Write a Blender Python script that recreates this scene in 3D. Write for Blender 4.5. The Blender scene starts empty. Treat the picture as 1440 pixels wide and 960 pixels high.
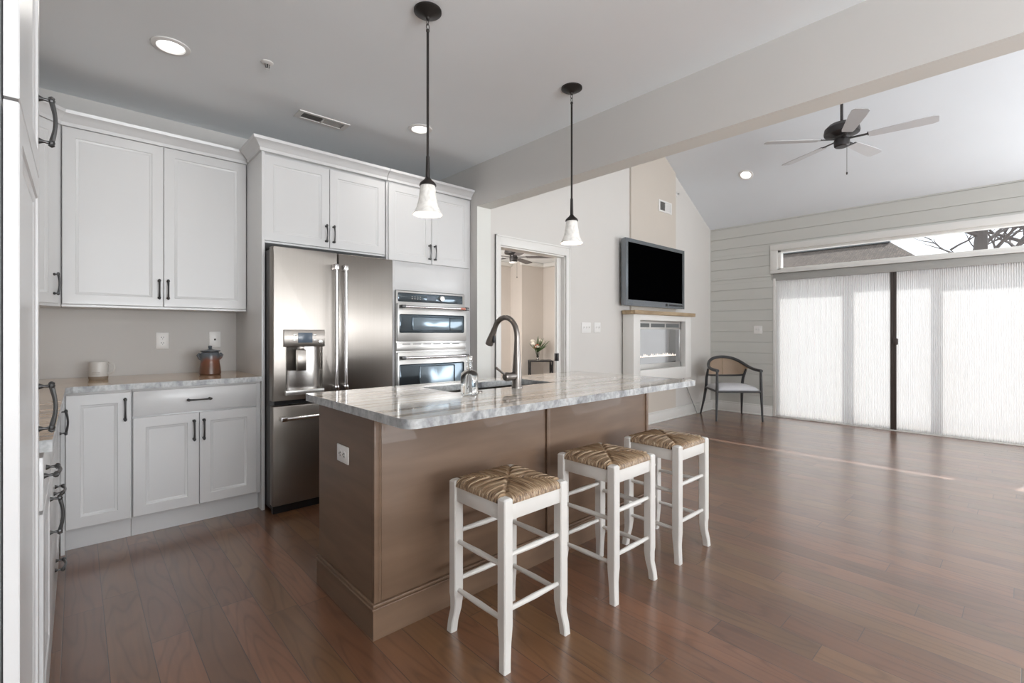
import bpy, bmesh, math, random
from mathutils import Vector, Matrix
random.seed(7)
C = bpy.context.scene.collection
SC = bpy.context.scene
PI = math.pi
R = math.radians

# ------------------------------------------------------------------ camera, light, exposure
FPX, HY, YAW, CAMH = 667.4, 468.7, 42.49, 1.20
cd = bpy.data.cameras.new('camera'); cam = bpy.data.objects.new('camera', cd); C.objects.link(cam)
cd.sensor_width = 36; cd.lens = FPX / 1440 * 36; cd.clip_start = 0.05; cd.clip_end = 200
cd.shift_y = -(480 - HY) / 1440
cam.location = (0, 0, CAMH); cam.rotation_euler = (PI / 2, 0, -R(YAW))
SC.camera = cam
SC.view_settings.view_transform = 'Standard'; SC.view_settings.look = 'None'
SC.view_settings.gamma = 1; SC.view_settings.use_curve_mapping = False
SC.view_settings.exposure = 0.55
SC.cycles.use_denoising = True
SC.cycles.max_bounces = 12; SC.cycles.diffuse_bounces = 6; SC.cycles.glossy_bounces = 5
SC.cycles.transparent_max_bounces = 16; SC.cycles.sample_clamp_indirect = 8
SC.cycles.caustics_reflective = False; SC.cycles.caustics_refractive = False

w = bpy.data.worlds.new('world'); SC.world = w; w.use_nodes = True
bg = w.node_tree.nodes['Background']; bg.inputs[0].default_value = (0.86, 0.93, 1.0, 1); bg.inputs[1].default_value = 1.25

sd = bpy.data.lights.new('sun', 'SUN'); sd.energy = 3.9; sd.angle = R(0.6); sd.color = (1, 0.97, 0.93)
sun = bpy.data.objects.new('sun', sd); C.objects.link(sun)
sun.rotation_euler = Vector((-0.69, 0.17, -0.71)).to_track_quat('-Z', 'Y').to_euler()

def area(name, loc, rot, sx, sy, power, col=(1, 1, 1)):
    d = bpy.data.lights.new(name, 'AREA'); d.shape = 'RECTANGLE'; d.size = sx; d.size_y = sy; d.energy = power; d.color = col
    o = bpy.data.objects.new(name, d); C.objects.link(o); o.location = loc; o.rotation_euler = rot
    return o
# unseen fill lamps added behind the camera, tilted up to lift the ceiling
area('fill_rear_kitchen', (1.1, -4.02, 1.35), (R(150), 0, 0), 2.9, 2.0, 240, (0.95, 0.975, 1))
area('fill_rear_living', (6.55, -4.02, 1.35), (R(140), 0, 0), 1.2, 2.0, 45, (0.95, 0.975, 1))
area('fill_right_south', (7.50, -2.0, 1.35), (0, R(140), 0), 2.0, 3.0, 85, (0.95, 0.975, 1))

# ------------------------------------------------------------------ materials
def nt(name):
    m = bpy.data.materials.new(name); m.use_nodes = True
    n = m.node_tree; b = n.nodes['Principled BSDF']
    return m, n, b
def N(n, t, **k):
    x = n.nodes.new(t)
    for a, v in k.items():
        if a.startswith('i_'): x.inputs[a[2:]].default_value = v
        elif a.startswith('n_'): x.inputs[int(a[2:])].default_value = v
        else: setattr(x, a, v)
    return x
def L(n, a, b): n.links.new(a, b)
def mat(name, col, rough=0.5, metal=0.0, bump=0.0, bscale=60, var=0.0, vscale=3, coat=0.0, stretch=None, spec=None):
    m, n, b = nt(name)
    b.inputs['Base Color'].default_value = (*col, 1); b.inputs['Roughness'].default_value = rough
    b.inputs['Metallic'].default_value = metal; b.inputs['Coat Weight'].default_value = coat
    if spec is not None: b.inputs['Specular IOR Level'].default_value = spec
    tc = N(n, 'ShaderNodeTexCoord'); mp = N(n, 'ShaderNodeMapping'); L(n, tc.outputs['Object'], mp.inputs[0])
    if stretch: mp.inputs['Scale'].default_value = stretch
    nz = N(n, 'ShaderNodeTexNoise', i_Scale=vscale, i_Detail=4.0); L(n, mp.outputs[0], nz.inputs['Vector'])
    mx = N(n, 'ShaderNodeMix', data_type='RGBA')
    v = max(var, 0.02)
    mx.inputs[6].default_value = (*[c * (1 - v) for c in col], 1); mx.inputs[7].default_value = (*[min(1, c * (1 + v)) for c in col], 1)
    L(n, nz.outputs[0], mx.inputs[0]); L(n, mx.outputs[2], b.inputs['Base Color'])
    if bump:
        n2 = N(n, 'ShaderNodeTexNoise', i_Scale=bscale, i_Detail=3.0); L(n, mp.outputs[0], n2.inputs['Vector'])
        bp = N(n, 'ShaderNodeBump', i_Strength=bump, i_Distance=0.002); L(n, n2.outputs[0], bp.inputs['Height']); L(n, bp.outputs[0], b.inputs['Normal'])
    return m
def emit(name, col, s):
    m, n, b = nt(name); b.inputs['Base Color'].default_value = (*col, 1)
    b.inputs['Emission Color'].default_value = (*col, 1); b.inputs['Emission Strength'].default_value = s
    return m
M = {}
M['wall'] = mat('wall_paint', (0.60, 0.585, 0.565), 0.85, bump=0.05, bscale=200)
M['wall_far'] = mat('far_wall_paint', (0.68, 0.66, 0.63), 0.85, bump=0.05, bscale=200)
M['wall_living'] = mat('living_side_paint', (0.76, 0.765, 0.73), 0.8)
M['chase'] = mat('chase_paint', (0.62, 0.565, 0.50), 0.85)
M['bedroom'] = mat('bedroom_paint', (0.65, 0.60, 0.555), 0.85)
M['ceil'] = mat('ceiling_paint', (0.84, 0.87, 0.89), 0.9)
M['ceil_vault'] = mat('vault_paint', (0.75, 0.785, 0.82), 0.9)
M['trim'] = mat('trim_paint', (0.78, 0.77, 0.74), 0.35)
M['shiplap'] = mat('shiplap_paint', (0.60, 0.60, 0.565), 0.5, bump=0.03)
M['cab'] = mat('cabinet_paint', (0.66, 0.66, 0.66), 0.32, coat=0.1)
M['cab_in'] = mat('cabinet_shadow_gap', (0.10, 0.10, 0.10), 0.8)
M['bronze'] = mat('dark_bronze', (0.045, 0.04, 0.038), 0.38, 0.7)
M['pewter'] = mat('dark_pewter', (0.10, 0.10, 0.10), 0.32, 0.85)
M['black'] = mat('black_plastic', (0.012, 0.012, 0.014), 0.35)
M['steel'] = mat('stainless_steel', (0.30, 0.275, 0.25), 0.36, 1.0, bump=0.05, bscale=30, stretch=(30, 30, 0.4), var=0.05)
_n = M['steel'].node_tree; _b = _n.nodes['Principled BSDF']; _b.inputs['Anisotropic'].default_value = 0.85
_t = N(_n, 'ShaderNodeTangent', direction_type='RADIAL', axis='Z'); L(_n, _t.outputs[0], _b.inputs['Tangent'])
M['recess_steel'] = mat('dispenser_recess_steel', (0.42, 0.40, 0.38), 0.22, 1.0)
M['faucet_metal'] = mat('faucet_brushed_pewter', (0.22, 0.20, 0.185), 0.28, 0.9)
M['steel_light'] = mat('light_stainless', (0.66, 0.65, 0.63), 0.28, 0.75, stretch=(0.4, 30, 30), var=0.03)
M['handle_steel'] = mat('handle_steel', (0.70, 0.68, 0.68), 0.16, 1.0)
M['fridge_side'] = mat('fridge_side_grey', (0.10, 0.10, 0.10), 0.5, 0.4)
M['white_wood'] = mat('white_painted_wood', (0.67, 0.655, 0.625), 0.42, bump=0.04, bscale=40, var=0.03)
M['cord_shadow_grey'] = mat('cord_shadow_grey', (0.38, 0.38, 0.37), 0.5)
M['headrail'] = mat('headrail_shadow_grey', (0.42, 0.42, 0.40), 0.6)  # darkened greige puts the shadow of the recess head into the colour
M['plate'] = mat('white_plate_plastic', (0.80, 0.79, 0.77), 0.35)
M['slot'] = mat('dark_slot', (0.05, 0.05, 0.05), 0.6)
M['fan_blade'] = mat('pale_fan_blade', (0.55, 0.55, 0.56), 0.45, var=0.04)
M['fan_bronze'] = mat('fan_dark_bronze', (0.06, 0.055, 0.055), 0.4, 0.6)
M['grey_blade'] = mat('grey_fan_blade', (0.12, 0.11, 0.11), 0.45)
M['chair_wood'] = mat('charcoal_chair_wood', (0.045, 0.045, 0.048), 0.42)
M['cushion'] = mat('light_grey_linen', (0.60, 0.60, 0.62), 0.9, bump=0.3, bscale=400)
M['tv_frame'] = mat('tv_gunmetal', (0.22, 0.24, 0.26), 0.25, 0.7)
M['tv_screen'] = mat('tv_black_screen', (0.0008, 0.0008, 0.001), 0.5, spec=0.0)
M['rail_brown'] = mat('blind_rail_brown', (0.06, 0.045, 0.04), 0.5)
M['concrete'] = mat('patio_concrete', (0.55, 0.54, 0.52), 0.9, bump=0.2)
M['slot_grey'] = mat('vent_slot_grey', (0.14, 0.15, 0.15), 0.6)
M['led'] = emit('recessed_diffuser', (1, 0.98, 0.95), 3.0)
M['flame'] = emit('flame', (1.0, 0.86, 0.75), 1.2)
M['lcd'] = mat('lcd_screen', (0.10, 0.13, 0.17), 0.2)
M['copper'] = mat('copper_band', (0.55, 0.22, 0.16), 0.3, 0.6)
M['petal_w'] = mat('white_petal', (0.80, 0.76, 0.68), 0.7)
M['petal_r'] = mat('coral_petal', (0.55, 0.16, 0.10), 0.7)
M['leaf'] = mat('green_leaf', (0.08, 0.14, 0.05), 0.6, var=0.3)
M['siding'] = mat('white_siding', (0.8, 0.82, 0.85), 0.7)
M['mug'] = mat('mug_glaze', (0.56, 0.54, 0.51), 0.35)
M['mug_base'] = mat('mug_unglazed_base', (0.26, 0.21, 0.16), 0.8)
M['carpet'] = mat('bedroom_carpet', (0.35, 0.30, 0.26), 0.95, bump=0.4, bscale=300)

# floor planks
def floor_mat():
    m, n, b = nt('plank_floor')
    tc = N(n, 'ShaderNodeTexCoord'); sp = N(n, 'ShaderNodeSeparateXYZ'); L(n, tc.outputs['Object'], sp.inputs[0])
    def mth(op, a, bb=None, c=None):
        x = N(n, 'ShaderNodeMath', operation=op)
        for i, v in enumerate((a, bb, c)):
            if v is None: continue
            if isinstance(v, (int, float)): x.inputs[i].default_value = v
            else: L(n, v, x.inputs[i])
        return x.outputs[0]
    W, LN = 0.127, 1.15
    u = mth('DIVIDE', mth('ADD', sp.outputs[0], -0.338 + 12.7), W)
    row = mth('FLOOR', u); fu = mth('FRACT', u)
    wn = N(n, 'ShaderNodeTexWhiteNoise', noise_dimensions='1D'); L(n, row, wn.inputs['W'])
    v = mth('ADD', mth('DIVIDE', mth('ADD', sp.outputs[1], 20.0), LN), mth('MULTIPLY', wn.outputs[0], 7.31))
    cell = mth('FLOOR', v); fv = mth('FRACT', v)
    cv = N(n, 'ShaderNodeCombineXYZ'); L(n, row, cv.inputs[0]); L(n, cell, cv.inputs[1])
    wc = N(n, 'ShaderNodeTexWhiteNoise', noise_dimensions='2D'); L(n, cv.outputs[0], wc.inputs['Vector'])
    # seams
    du = mth('MULTIPLY', mth('MINIMUM', fu, mth('SUBTRACT', 1.0, fu)), W)
    dv = mth('MULTIPLY', mth('MINIMUM', fv, mth('SUBTRACT', 1.0, fv)), LN)
    dd = mth('MINIMUM', du, dv)
    seam = N(n, 'ShaderNodeMapRange', i_1=0.0006, i_2=0.0022) if False else N(n, 'ShaderNodeMapRange')
    seam.inputs[1].default_value = 0.0005; seam.inputs[2].default_value = 0.0020; L(n, dd, seam.inputs[0])
    # grain
    ofs = N(n, 'ShaderNodeCombineXYZ'); L(n, mth('MULTIPLY', wc.outputs[0], 37.0), ofs.inputs[0]); L(n, mth('MULTIPLY', wc.outputs[0], 91.0), ofs.inputs[1])
    va = N(n, 'ShaderNodeVectorMath', operation='ADD'); L(n, tc.outputs['Object'], va.inputs[0]); L(n, ofs.outputs[0], va.inputs[1])
    # cathedral grain: contour lines of a slow noise stretched along the board, plus fine fibre
    mp = N(n, 'ShaderNodeMapping'); mp.inputs['Scale'].default_value = (6.5, 0.95, 1); L(n, va.outputs[0], mp.inputs[0])
    nz = N(n, 'ShaderNodeTexNoise', i_Scale=1.0, i_Detail=1.5, i_Roughness=0.4); L(n, mp.outputs[0], nz.inputs['Vector'])
    tri = mth('PINGPONG', mth('MULTIPLY', nz.outputs[0], 11.0), 0.5)
    lines = N(n, 'ShaderNodeMapRange'); lines.inputs[1].default_value = 0.0; lines.inputs[2].default_value = 0.20; L(n, tri, lines.inputs[0])
    mp2 = N(n, 'ShaderNodeMapping'); mp2.inputs['Scale'].default_value = (60, 2.0, 1); L(n, va.outputs[0], mp2.inputs[0])
    n2 = N(n, 'ShaderNodeTexNoise', i_Scale=1.0, i_Detail=2.0); L(n, mp2.outputs[0], n2.inputs['Vector'])
    n3 = N(n, 'ShaderNodeTexNoise', i_Scale=2.2, i_Detail=2.0); L(n, va.outputs[0], n3.inputs['Vector'])
    g = mth('ADD', mth('MULTIPLY', lines.outputs[0], 0.16), mth('ADD', mth('MULTIPLY', n2.outputs[0], 0.34), mth('MULTIPLY', n3.outputs[0], 0.5)))
    rp = N(n, 'ShaderNodeValToRGB'); L(n, g, rp.inputs[0])
    rp.color_ramp.elements[0].position = 0.30; rp.color_ramp.elements[0].color = (0.100, 0.040, 0.016, 1)
    rp.color_ramp.elements[1].position = 0.80; rp.color_ramp.elements[1].color = (0.215, 0.096, 0.043, 1)
    hs = N(n, 'ShaderNodeHueSaturation'); L(n, rp.outputs[0], hs.inputs['Color'])
    L(n, mth('MULTIPLY_ADD', wc.outputs[0], 0.40, 0.82), hs.inputs['Value'])
    L(n, mth('MULTIPLY_ADD', wn.outputs[0], 0.016, 0.494), hs.inputs['Hue'])
    mx = N(n, 'ShaderNodeMix', data_type='RGBA'); mx.inputs[6].default_value = (0.045, 0.024, 0.015, 1)
    L(n, seam.outputs[0], mx.inputs[0]); L(n, hs.outputs[0], mx.inputs[7]); L(n, mx.outputs[2], b.inputs['Base Color'])
    L(n, mth('MULTIPLY_ADD', n2.outputs[0], 0.08, 0.40), b.inputs['Roughness'])
    h = mth('ADD', mth('MULTIPLY', seam.outputs[0], 1.0), mth('MULTIPLY', n3.outputs[0], 0.8))
    bp = N(n, 'ShaderNodeBump', i_Strength=0.18, i_Distance=0.002); L(n, h, bp.inputs['Height']); L(n, bp.outputs[0], b.inputs['Normal'])
    b.inputs['Specular IOR Level'].default_value = 0.5
    b.inputs['Coat Weight'].default_value = 1.0; b.inputs['Coat Roughness'].default_value = 0.21; b.inputs['Coat IOR'].default_value = 1.78
    L(n, bp.outputs[0], b.inputs['Coat Normal'])
    return m
M['floor'] = floor_mat()

def stone(name, cols, stretch, scale=1.0, speck=0.25, coat=0.1):
    m, n, b = nt(name)
    tc = N(n, 'ShaderNodeTexCoord'); mp = N(n, 'ShaderNodeMapping'); mp.inputs['Scale'].default_value = stretch; mp.inputs['Rotation'].default_value = (0.0, 0, R(3))
    L(n, tc.outputs['Object'], mp.inputs[0])
    nz = N(n, 'ShaderNodeTexNoise', i_Scale=scale, i_Detail=7.0, i_Roughness=0.6, i_Distortion=0.5); L(n, mp.outputs[0], nz.inputs['Vector'])
    rp = N(n, 'ShaderNodeValToRGB'); L(n, nz.outputs[0], rp.inputs[0])
    e = rp.color_ramp.elements
    while len(e) < len(cols): e.new(0.5)
    for i, (p, c) in enumerate(cols): e[i].position = p; e[i].color = (*c, 1)
    n2 = N(n, 'ShaderNodeTexNoise', i_Scale=70.0, i_Detail=4.0); L(n, tc.outputs['Object'], n2.inputs['Vector'])
    r2 = N(n, 'ShaderNodeValToRGB'); L(n, n2.outputs[0], r2.inputs[0]); r2.color_ramp.elements[0].position = 0.35; r2.color_ramp.elements[0].color = (1 - speck,) * 3 + (1,)
    r2.color_ramp.elements[1].position = 0.55; r2.color_ramp.elements[1].color = (1, 1, 1, 1)
    mx = N(n, 'ShaderNodeMix', data_type='RGBA', blend_type='MULTIPLY'); mx.inputs[0].default_value = 1
    L(n, rp.outputs[0], mx.inputs[6]); L(n, r2.outputs[0], mx.inputs[7]); L(n, mx.outputs[2], b.inputs['Base Color'])
    b.inputs['Roughness'].default_value = 0.07; b.inputs['Specular IOR Level'].default_value = 0.6
    b.inputs['Coat Weight'].default_value = coat; b.inputs['Coat Roughness'].default_value = 0.04
    return m
M['quartzite'] = stone('island_quartzite', [(0.28, (0.30, 0.24, 0.20)), (0.40, (0.50, 0.43, 0.36)), (0.47, (0.76, 0.71, 0.64)), (0.60, (0.72, 0.70, 0.67)), (0.74, (0.48, 0.44, 0.40))], (0.45, 17, 17), speck=0.12, coat=0.25)
M['granite'] = stone('perimeter_granite', [(0.30, (0.22, 0.17, 0.13)), (0.42, (0.50, 0.34, 0.21)), (0.52, (0.72, 0.52, 0.35)), (0.62, (0.62, 0.47, 0.35)), (0.70, (0.30, 0.28, 0.27))], (3, 9, 6))
M['stone_edge'] = stone('chiselled_stone_edge', [(0.30, (0.12, 0.12, 0.125)), (0.43, (0.32, 0.33, 0.34)), (0.55, (0.50, 0.51, 0.51)), (0.68, (0.33, 0.33, 0.33))], (5, 5, 3), 2.0)
M['stone_edge'].node_tree.nodes['Principled BSDF'].inputs['Roughness'].default_value = 0.35

def wood(name, c0, c1, stretch, rough=0.35, rings=20, coat=0.2):
    m, n, b = nt(name)
    tc = N(n, 'ShaderNodeTexCoord'); mp = N(n, 'ShaderNodeMapping'); mp.inputs['Scale'].default_value = stretch; L(n, tc.outputs['Object'], mp.inputs[0])
    nz = N(n, 'ShaderNodeTexNoise', i_Scale=1.0, i_Detail=5.0, i_Distortion=0.4); L(n, mp.outputs[0], nz.inputs['Vector'])
    rp = N(n, 'ShaderNodeValToRGB'); L(n, nz.outputs[0], rp.inputs[0])
    rp.color_ramp.elements[0].position = 0.3; rp.color_ramp.elements[0].color = (*c0, 1)
    rp.color_ramp.elements[1].position = 0.7; rp.color_ramp.elements[1].color = (*c1, 1)
    L(n, rp.outputs[0], b.inputs['Base Color']); b.inputs['Roughness'].default_value = rough; b.inputs['Coat Weight'].default_value = coat
    return m
M['island'] = wood('island_stained_maple', (0.14, 0.086, 0.053), (0.188, 0.118, 0.075), (2.0, 2.0, 14), 0.5, coat=0.08)
M['mantel'] = wood('mantel_oak', (0.26, 0.18, 0.10), (0.50, 0.38, 0.24), (3, 20, 20), 0.6, coat=0)

def rush(name, axis):
    m, n, b = nt(name)
    tc = N(n, 'ShaderNodeTexCoord'); mp = N(n, 'ShaderNodeMapping'); L(n, tc.outputs['Object'], mp.inputs[0])
    mp.inputs['Scale'].default_value = (7, 150, 40) if axis == 'x' else (150, 7, 40)
    nz = N(n, 'ShaderNodeTexNoise', i_Scale=1.0, i_Detail=3.0, i_Distortion=0.6); L(n, mp.outputs[0], nz.inputs['Vector'])
    mp2 = N(n, 'ShaderNodeMapping'); L(n, tc.outputs['Object'], mp2.inputs[0]); mp2.inputs['Scale'].default_value = (14, 14, 14)
    n2 = N(n, 'ShaderNodeTexNoise', i_Scale=1.0, i_Detail=2.0); L(n, mp2.outputs[0], n2.inputs['Vector'])
    rp = N(n, 'ShaderNodeValToRGB'); L(n, nz.outputs[0], rp.inputs[0])
    e = rp.color_ramp.elements; e[0].position = 0.3; e[0].color = (0.09, 0.05, 0.028, 1); e[1].position = 0.68; e[1].color = (0.55, 0.42, 0.28, 1)
    k = e.new(0.48); k.color = (0.30, 0.19, 0.105, 1)
    L(n, rp.outputs[0], b.inputs['Base Color']); b.inputs['Roughness'].default_value = 0.38; b.inputs['Specular IOR Level'].default_value = 0.7
    wv = N(n, 'ShaderNodeTexWave', wave_type='BANDS', bands_direction='Y' if axis == 'x' else 'X', i_Scale=45.0, i_Distortion=1.2); L(n, tc.outputs['Object'], wv.inputs['Vector'])
    ad = N(n, 'ShaderNodeMath', operation='ADD'); L(n, wv.outputs[1], ad.inputs[0]); L(n, nz.outputs[0], ad.inputs[1])
    bp = N(n, 'ShaderNodeBump', i_Strength=0.7, i_Distance=0.003); L(n, ad.outputs[0], bp.inputs['Height']); L(n, bp.outputs[0], b.inputs['Normal'])
    return m
M['rush_x'] = rush('rush_strands_crosswise', 'x'); M['rush_y'] = rush('rush_strands_lengthwise', 'y')

def glass(name, tint=(1, 1, 1), refl=0.08, rough=0.02):
    m, n, b = nt(name); n.nodes.remove(b)
    tr = N(n, 'ShaderNodeBsdfTransparent'); tr.inputs[0].default_value = (*tint, 1)
    gl = N(n, 'ShaderNodeBsdfGlossy'); gl.inputs['Roughness'].default_value = rough
    lw = N(n, 'ShaderNodeLayerWeight', i_Blend=0.5); pw_ = N(n, 'ShaderNodeMath', operation='POWER'); L(n, lw.outputs['Facing'], pw_.inputs[0]); pw_.inputs[1].default_value = 3.5
    fr = N(n, 'ShaderNodeMath', operation='MULTIPLY_ADD'); L(n, pw_.outputs[0], fr.inputs[0]); fr.inputs[1].default_value = 0.55; fr.inputs[2].default_value = refl * 0.5
    ms = N(n, 'ShaderNodeMixShader'); L(n, fr.outputs[0], ms.inputs[0]); L(n, tr.outputs[0], ms.inputs[1]); L(n, gl.outputs[0], ms.inputs[2])
    L(n, ms.outputs[0], n.nodes['Material Output'].inputs[0]); return m
M['glass'] = glass('window_glass')
def solid_glass(name):
    m, n, b = nt(name); b.inputs['Base Color'].default_value = (0.97, 0.985, 0.985, 1); b.inputs['Roughness'].default_value = 0.02
    b.inputs['Transmission Weight'].default_value = 1.0; b.inputs['IOR'].default_value = 1.45; return m
M['bottle_glass'] = solid_glass('bottle_glass')
def mirror_glass(name, col, rough, metal):
    m, n, b = nt(name); b.inputs['Base Color'].default_value = (*col, 1); b.inputs['Roughness'].default_value = rough; b.inputs['Metallic'].default_value = metal
    return m
M['oven_glass'] = mirror_glass('oven_dark_glass', (0.10, 0.125, 0.145), 0.08, 0.7)
M['oven_glass_light'] = mirror_glass('oven_window_screen', (0.21, 0.26, 0.30), 0.15, 0.6)
M['fire_glass'] = mirror_glass('fireplace_glass', (0.55, 0.56, 0.58), 0.04, 1.0)

def translucent(name, col, mixf):
    m, n, b = nt(name); n.nodes.remove(b)
    tl = N(n, 'ShaderNodeBsdfTranslucent'); tl.inputs[0].default_value = (*col, 1)
    df = N(n, 'ShaderNodeBsdfDiffuse'); df.inputs[0].default_value = (*col, 1)
    nz = N(n, 'ShaderNodeTexNoise', i_Scale=60.0)
    ms = N(n, 'ShaderNodeMixShader'); ms.inputs[0].default_value = mixf
    L(n, df.outputs[0], ms.inputs[1]); L(n, tl.outputs[0], ms.inputs[2]); L(n, ms.outputs[0], n.nodes['Material Output'].inputs[0]); return m
M['blind'] = translucent('cellular_shade_fabric', (0.88, 0.88, 0.88), 0.30)
def shade_mat():
    m, n, b = nt('alabaster_glass')
    tc = N(n, 'ShaderNodeTexCoord'); nz = N(n, 'ShaderNodeTexNoise', i_Scale=22.0, i_Detail=3.0, i_Distortion=1.5); L(n, tc.outputs['Object'], nz.inputs['Vector'])
    rp = N(n, 'ShaderNodeValToRGB'); L(n, nz.outputs[0], rp.inputs[0]); rp.color_ramp.elements[0].position = 0.35; rp.color_ramp.elements[0].color = (0.72, 0.70, 0.66, 1)
    rp.color_ramp.elements[1].position = 0.6; rp.color_ramp.elements[1].color = (0.9, 0.88, 0.84, 1)
    L(n, rp.outputs[0], b.inputs['Base Color']); b.inputs['Roughness'].default_value = 0.25
    L(n, rp.outputs[0], b.inputs['Emission Color']); b.inputs['Emission Strength'].default_value = 0.07
    return m
M['shade'] = shade_mat()
def crock_mat():
    m, n, b = nt('crock_glaze')
    tc = N(n, 'ShaderNodeTexCoord'); sp = N(n, 'ShaderNodeSeparateXYZ'); L(n, tc.outputs['Object'], sp.inputs[0])
    nz = N(n, 'ShaderNodeTexNoise', i_Scale=14.0, i_Detail=3.0); L(n, tc.outputs['Object'], nz.inputs['Vector'])
    a = N(n, 'ShaderNodeMath', operation='MULTIPLY_ADD'); L(n, nz.outputs[0], a.inputs[0]); a.inputs[1].default_value = 0.12; L(n, sp.outputs[2], a.inputs[2])
    rp = N(n, 'ShaderNodeValToRGB'); mr = N(n, 'ShaderNodeMapRange'); mr.inputs[1].default_value = 0.04; mr.inputs[2].default_value = 0.24; L(n, a.outputs[0], mr.inputs[0]); L(n, mr.outputs[0], rp.inputs[0])
    e = rp.color_ramp.elements; e[0].color = (0.13, 0.06, 0.035, 1); e[0].position = 0.3; e[1].color = (0.10, 0.115, 0.13, 1); e[1].position = 0.75
    k = e.new(0.55); k.color = (0.20, 0.075, 0.045, 1)
    L(n, rp.outputs[0], b.inputs['Base Color']); b.inputs['Roughness'].default_value = 0.3; return m
M['crock'] = crock_mat()
def cane_mat():
    m, n, b = nt('woven_cane')
    tc = N(n, 'ShaderNodeTexCoord')
    ck = N(n, 'ShaderNodeTexChecker', i_Scale=90.0); L(n, tc.outputs['Object'], ck.inputs['Vector'])
    ck.inputs[1].default_value = (0.66, 0.52, 0.40, 1); ck.inputs[2].default_value = (0.50, 0.39, 0.29, 1)
    L(n, ck.outputs[0], b.inputs['Base Color']); b.inputs['Roughness'].default_value = 0.6; return m
M['cane'] = cane_mat()
def shingle(name, c0, c1, s):
    m, n, b = nt(name); tc = N(n, 'ShaderNodeTexCoord'); br = N(n, 'ShaderNodeTexBrick', i_Scale=s); L(n, tc.outputs['Object'], br.inputs['Vector'])
    br.inputs['Color1'].default_value = (*c0, 1); br.inputs['Color2'].default_value = (*c1, 1); br.inputs['Mortar'].default_value = (*[c * 0.6 for c in c0], 1)
    L(n, br.outputs[0], b.inputs['Base Color']); b.inputs['Roughness'].default_value = 0.9; return m
M['roof'] = shingle('brown_roof_shingle', (0.055, 0.042, 0.034), (0.11, 0.085, 0.068), 4)
M['bark'] = mat('tree_bark', (0.09, 0.075, 0.07), 0.9, bump=0.3, var=0.2)

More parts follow.
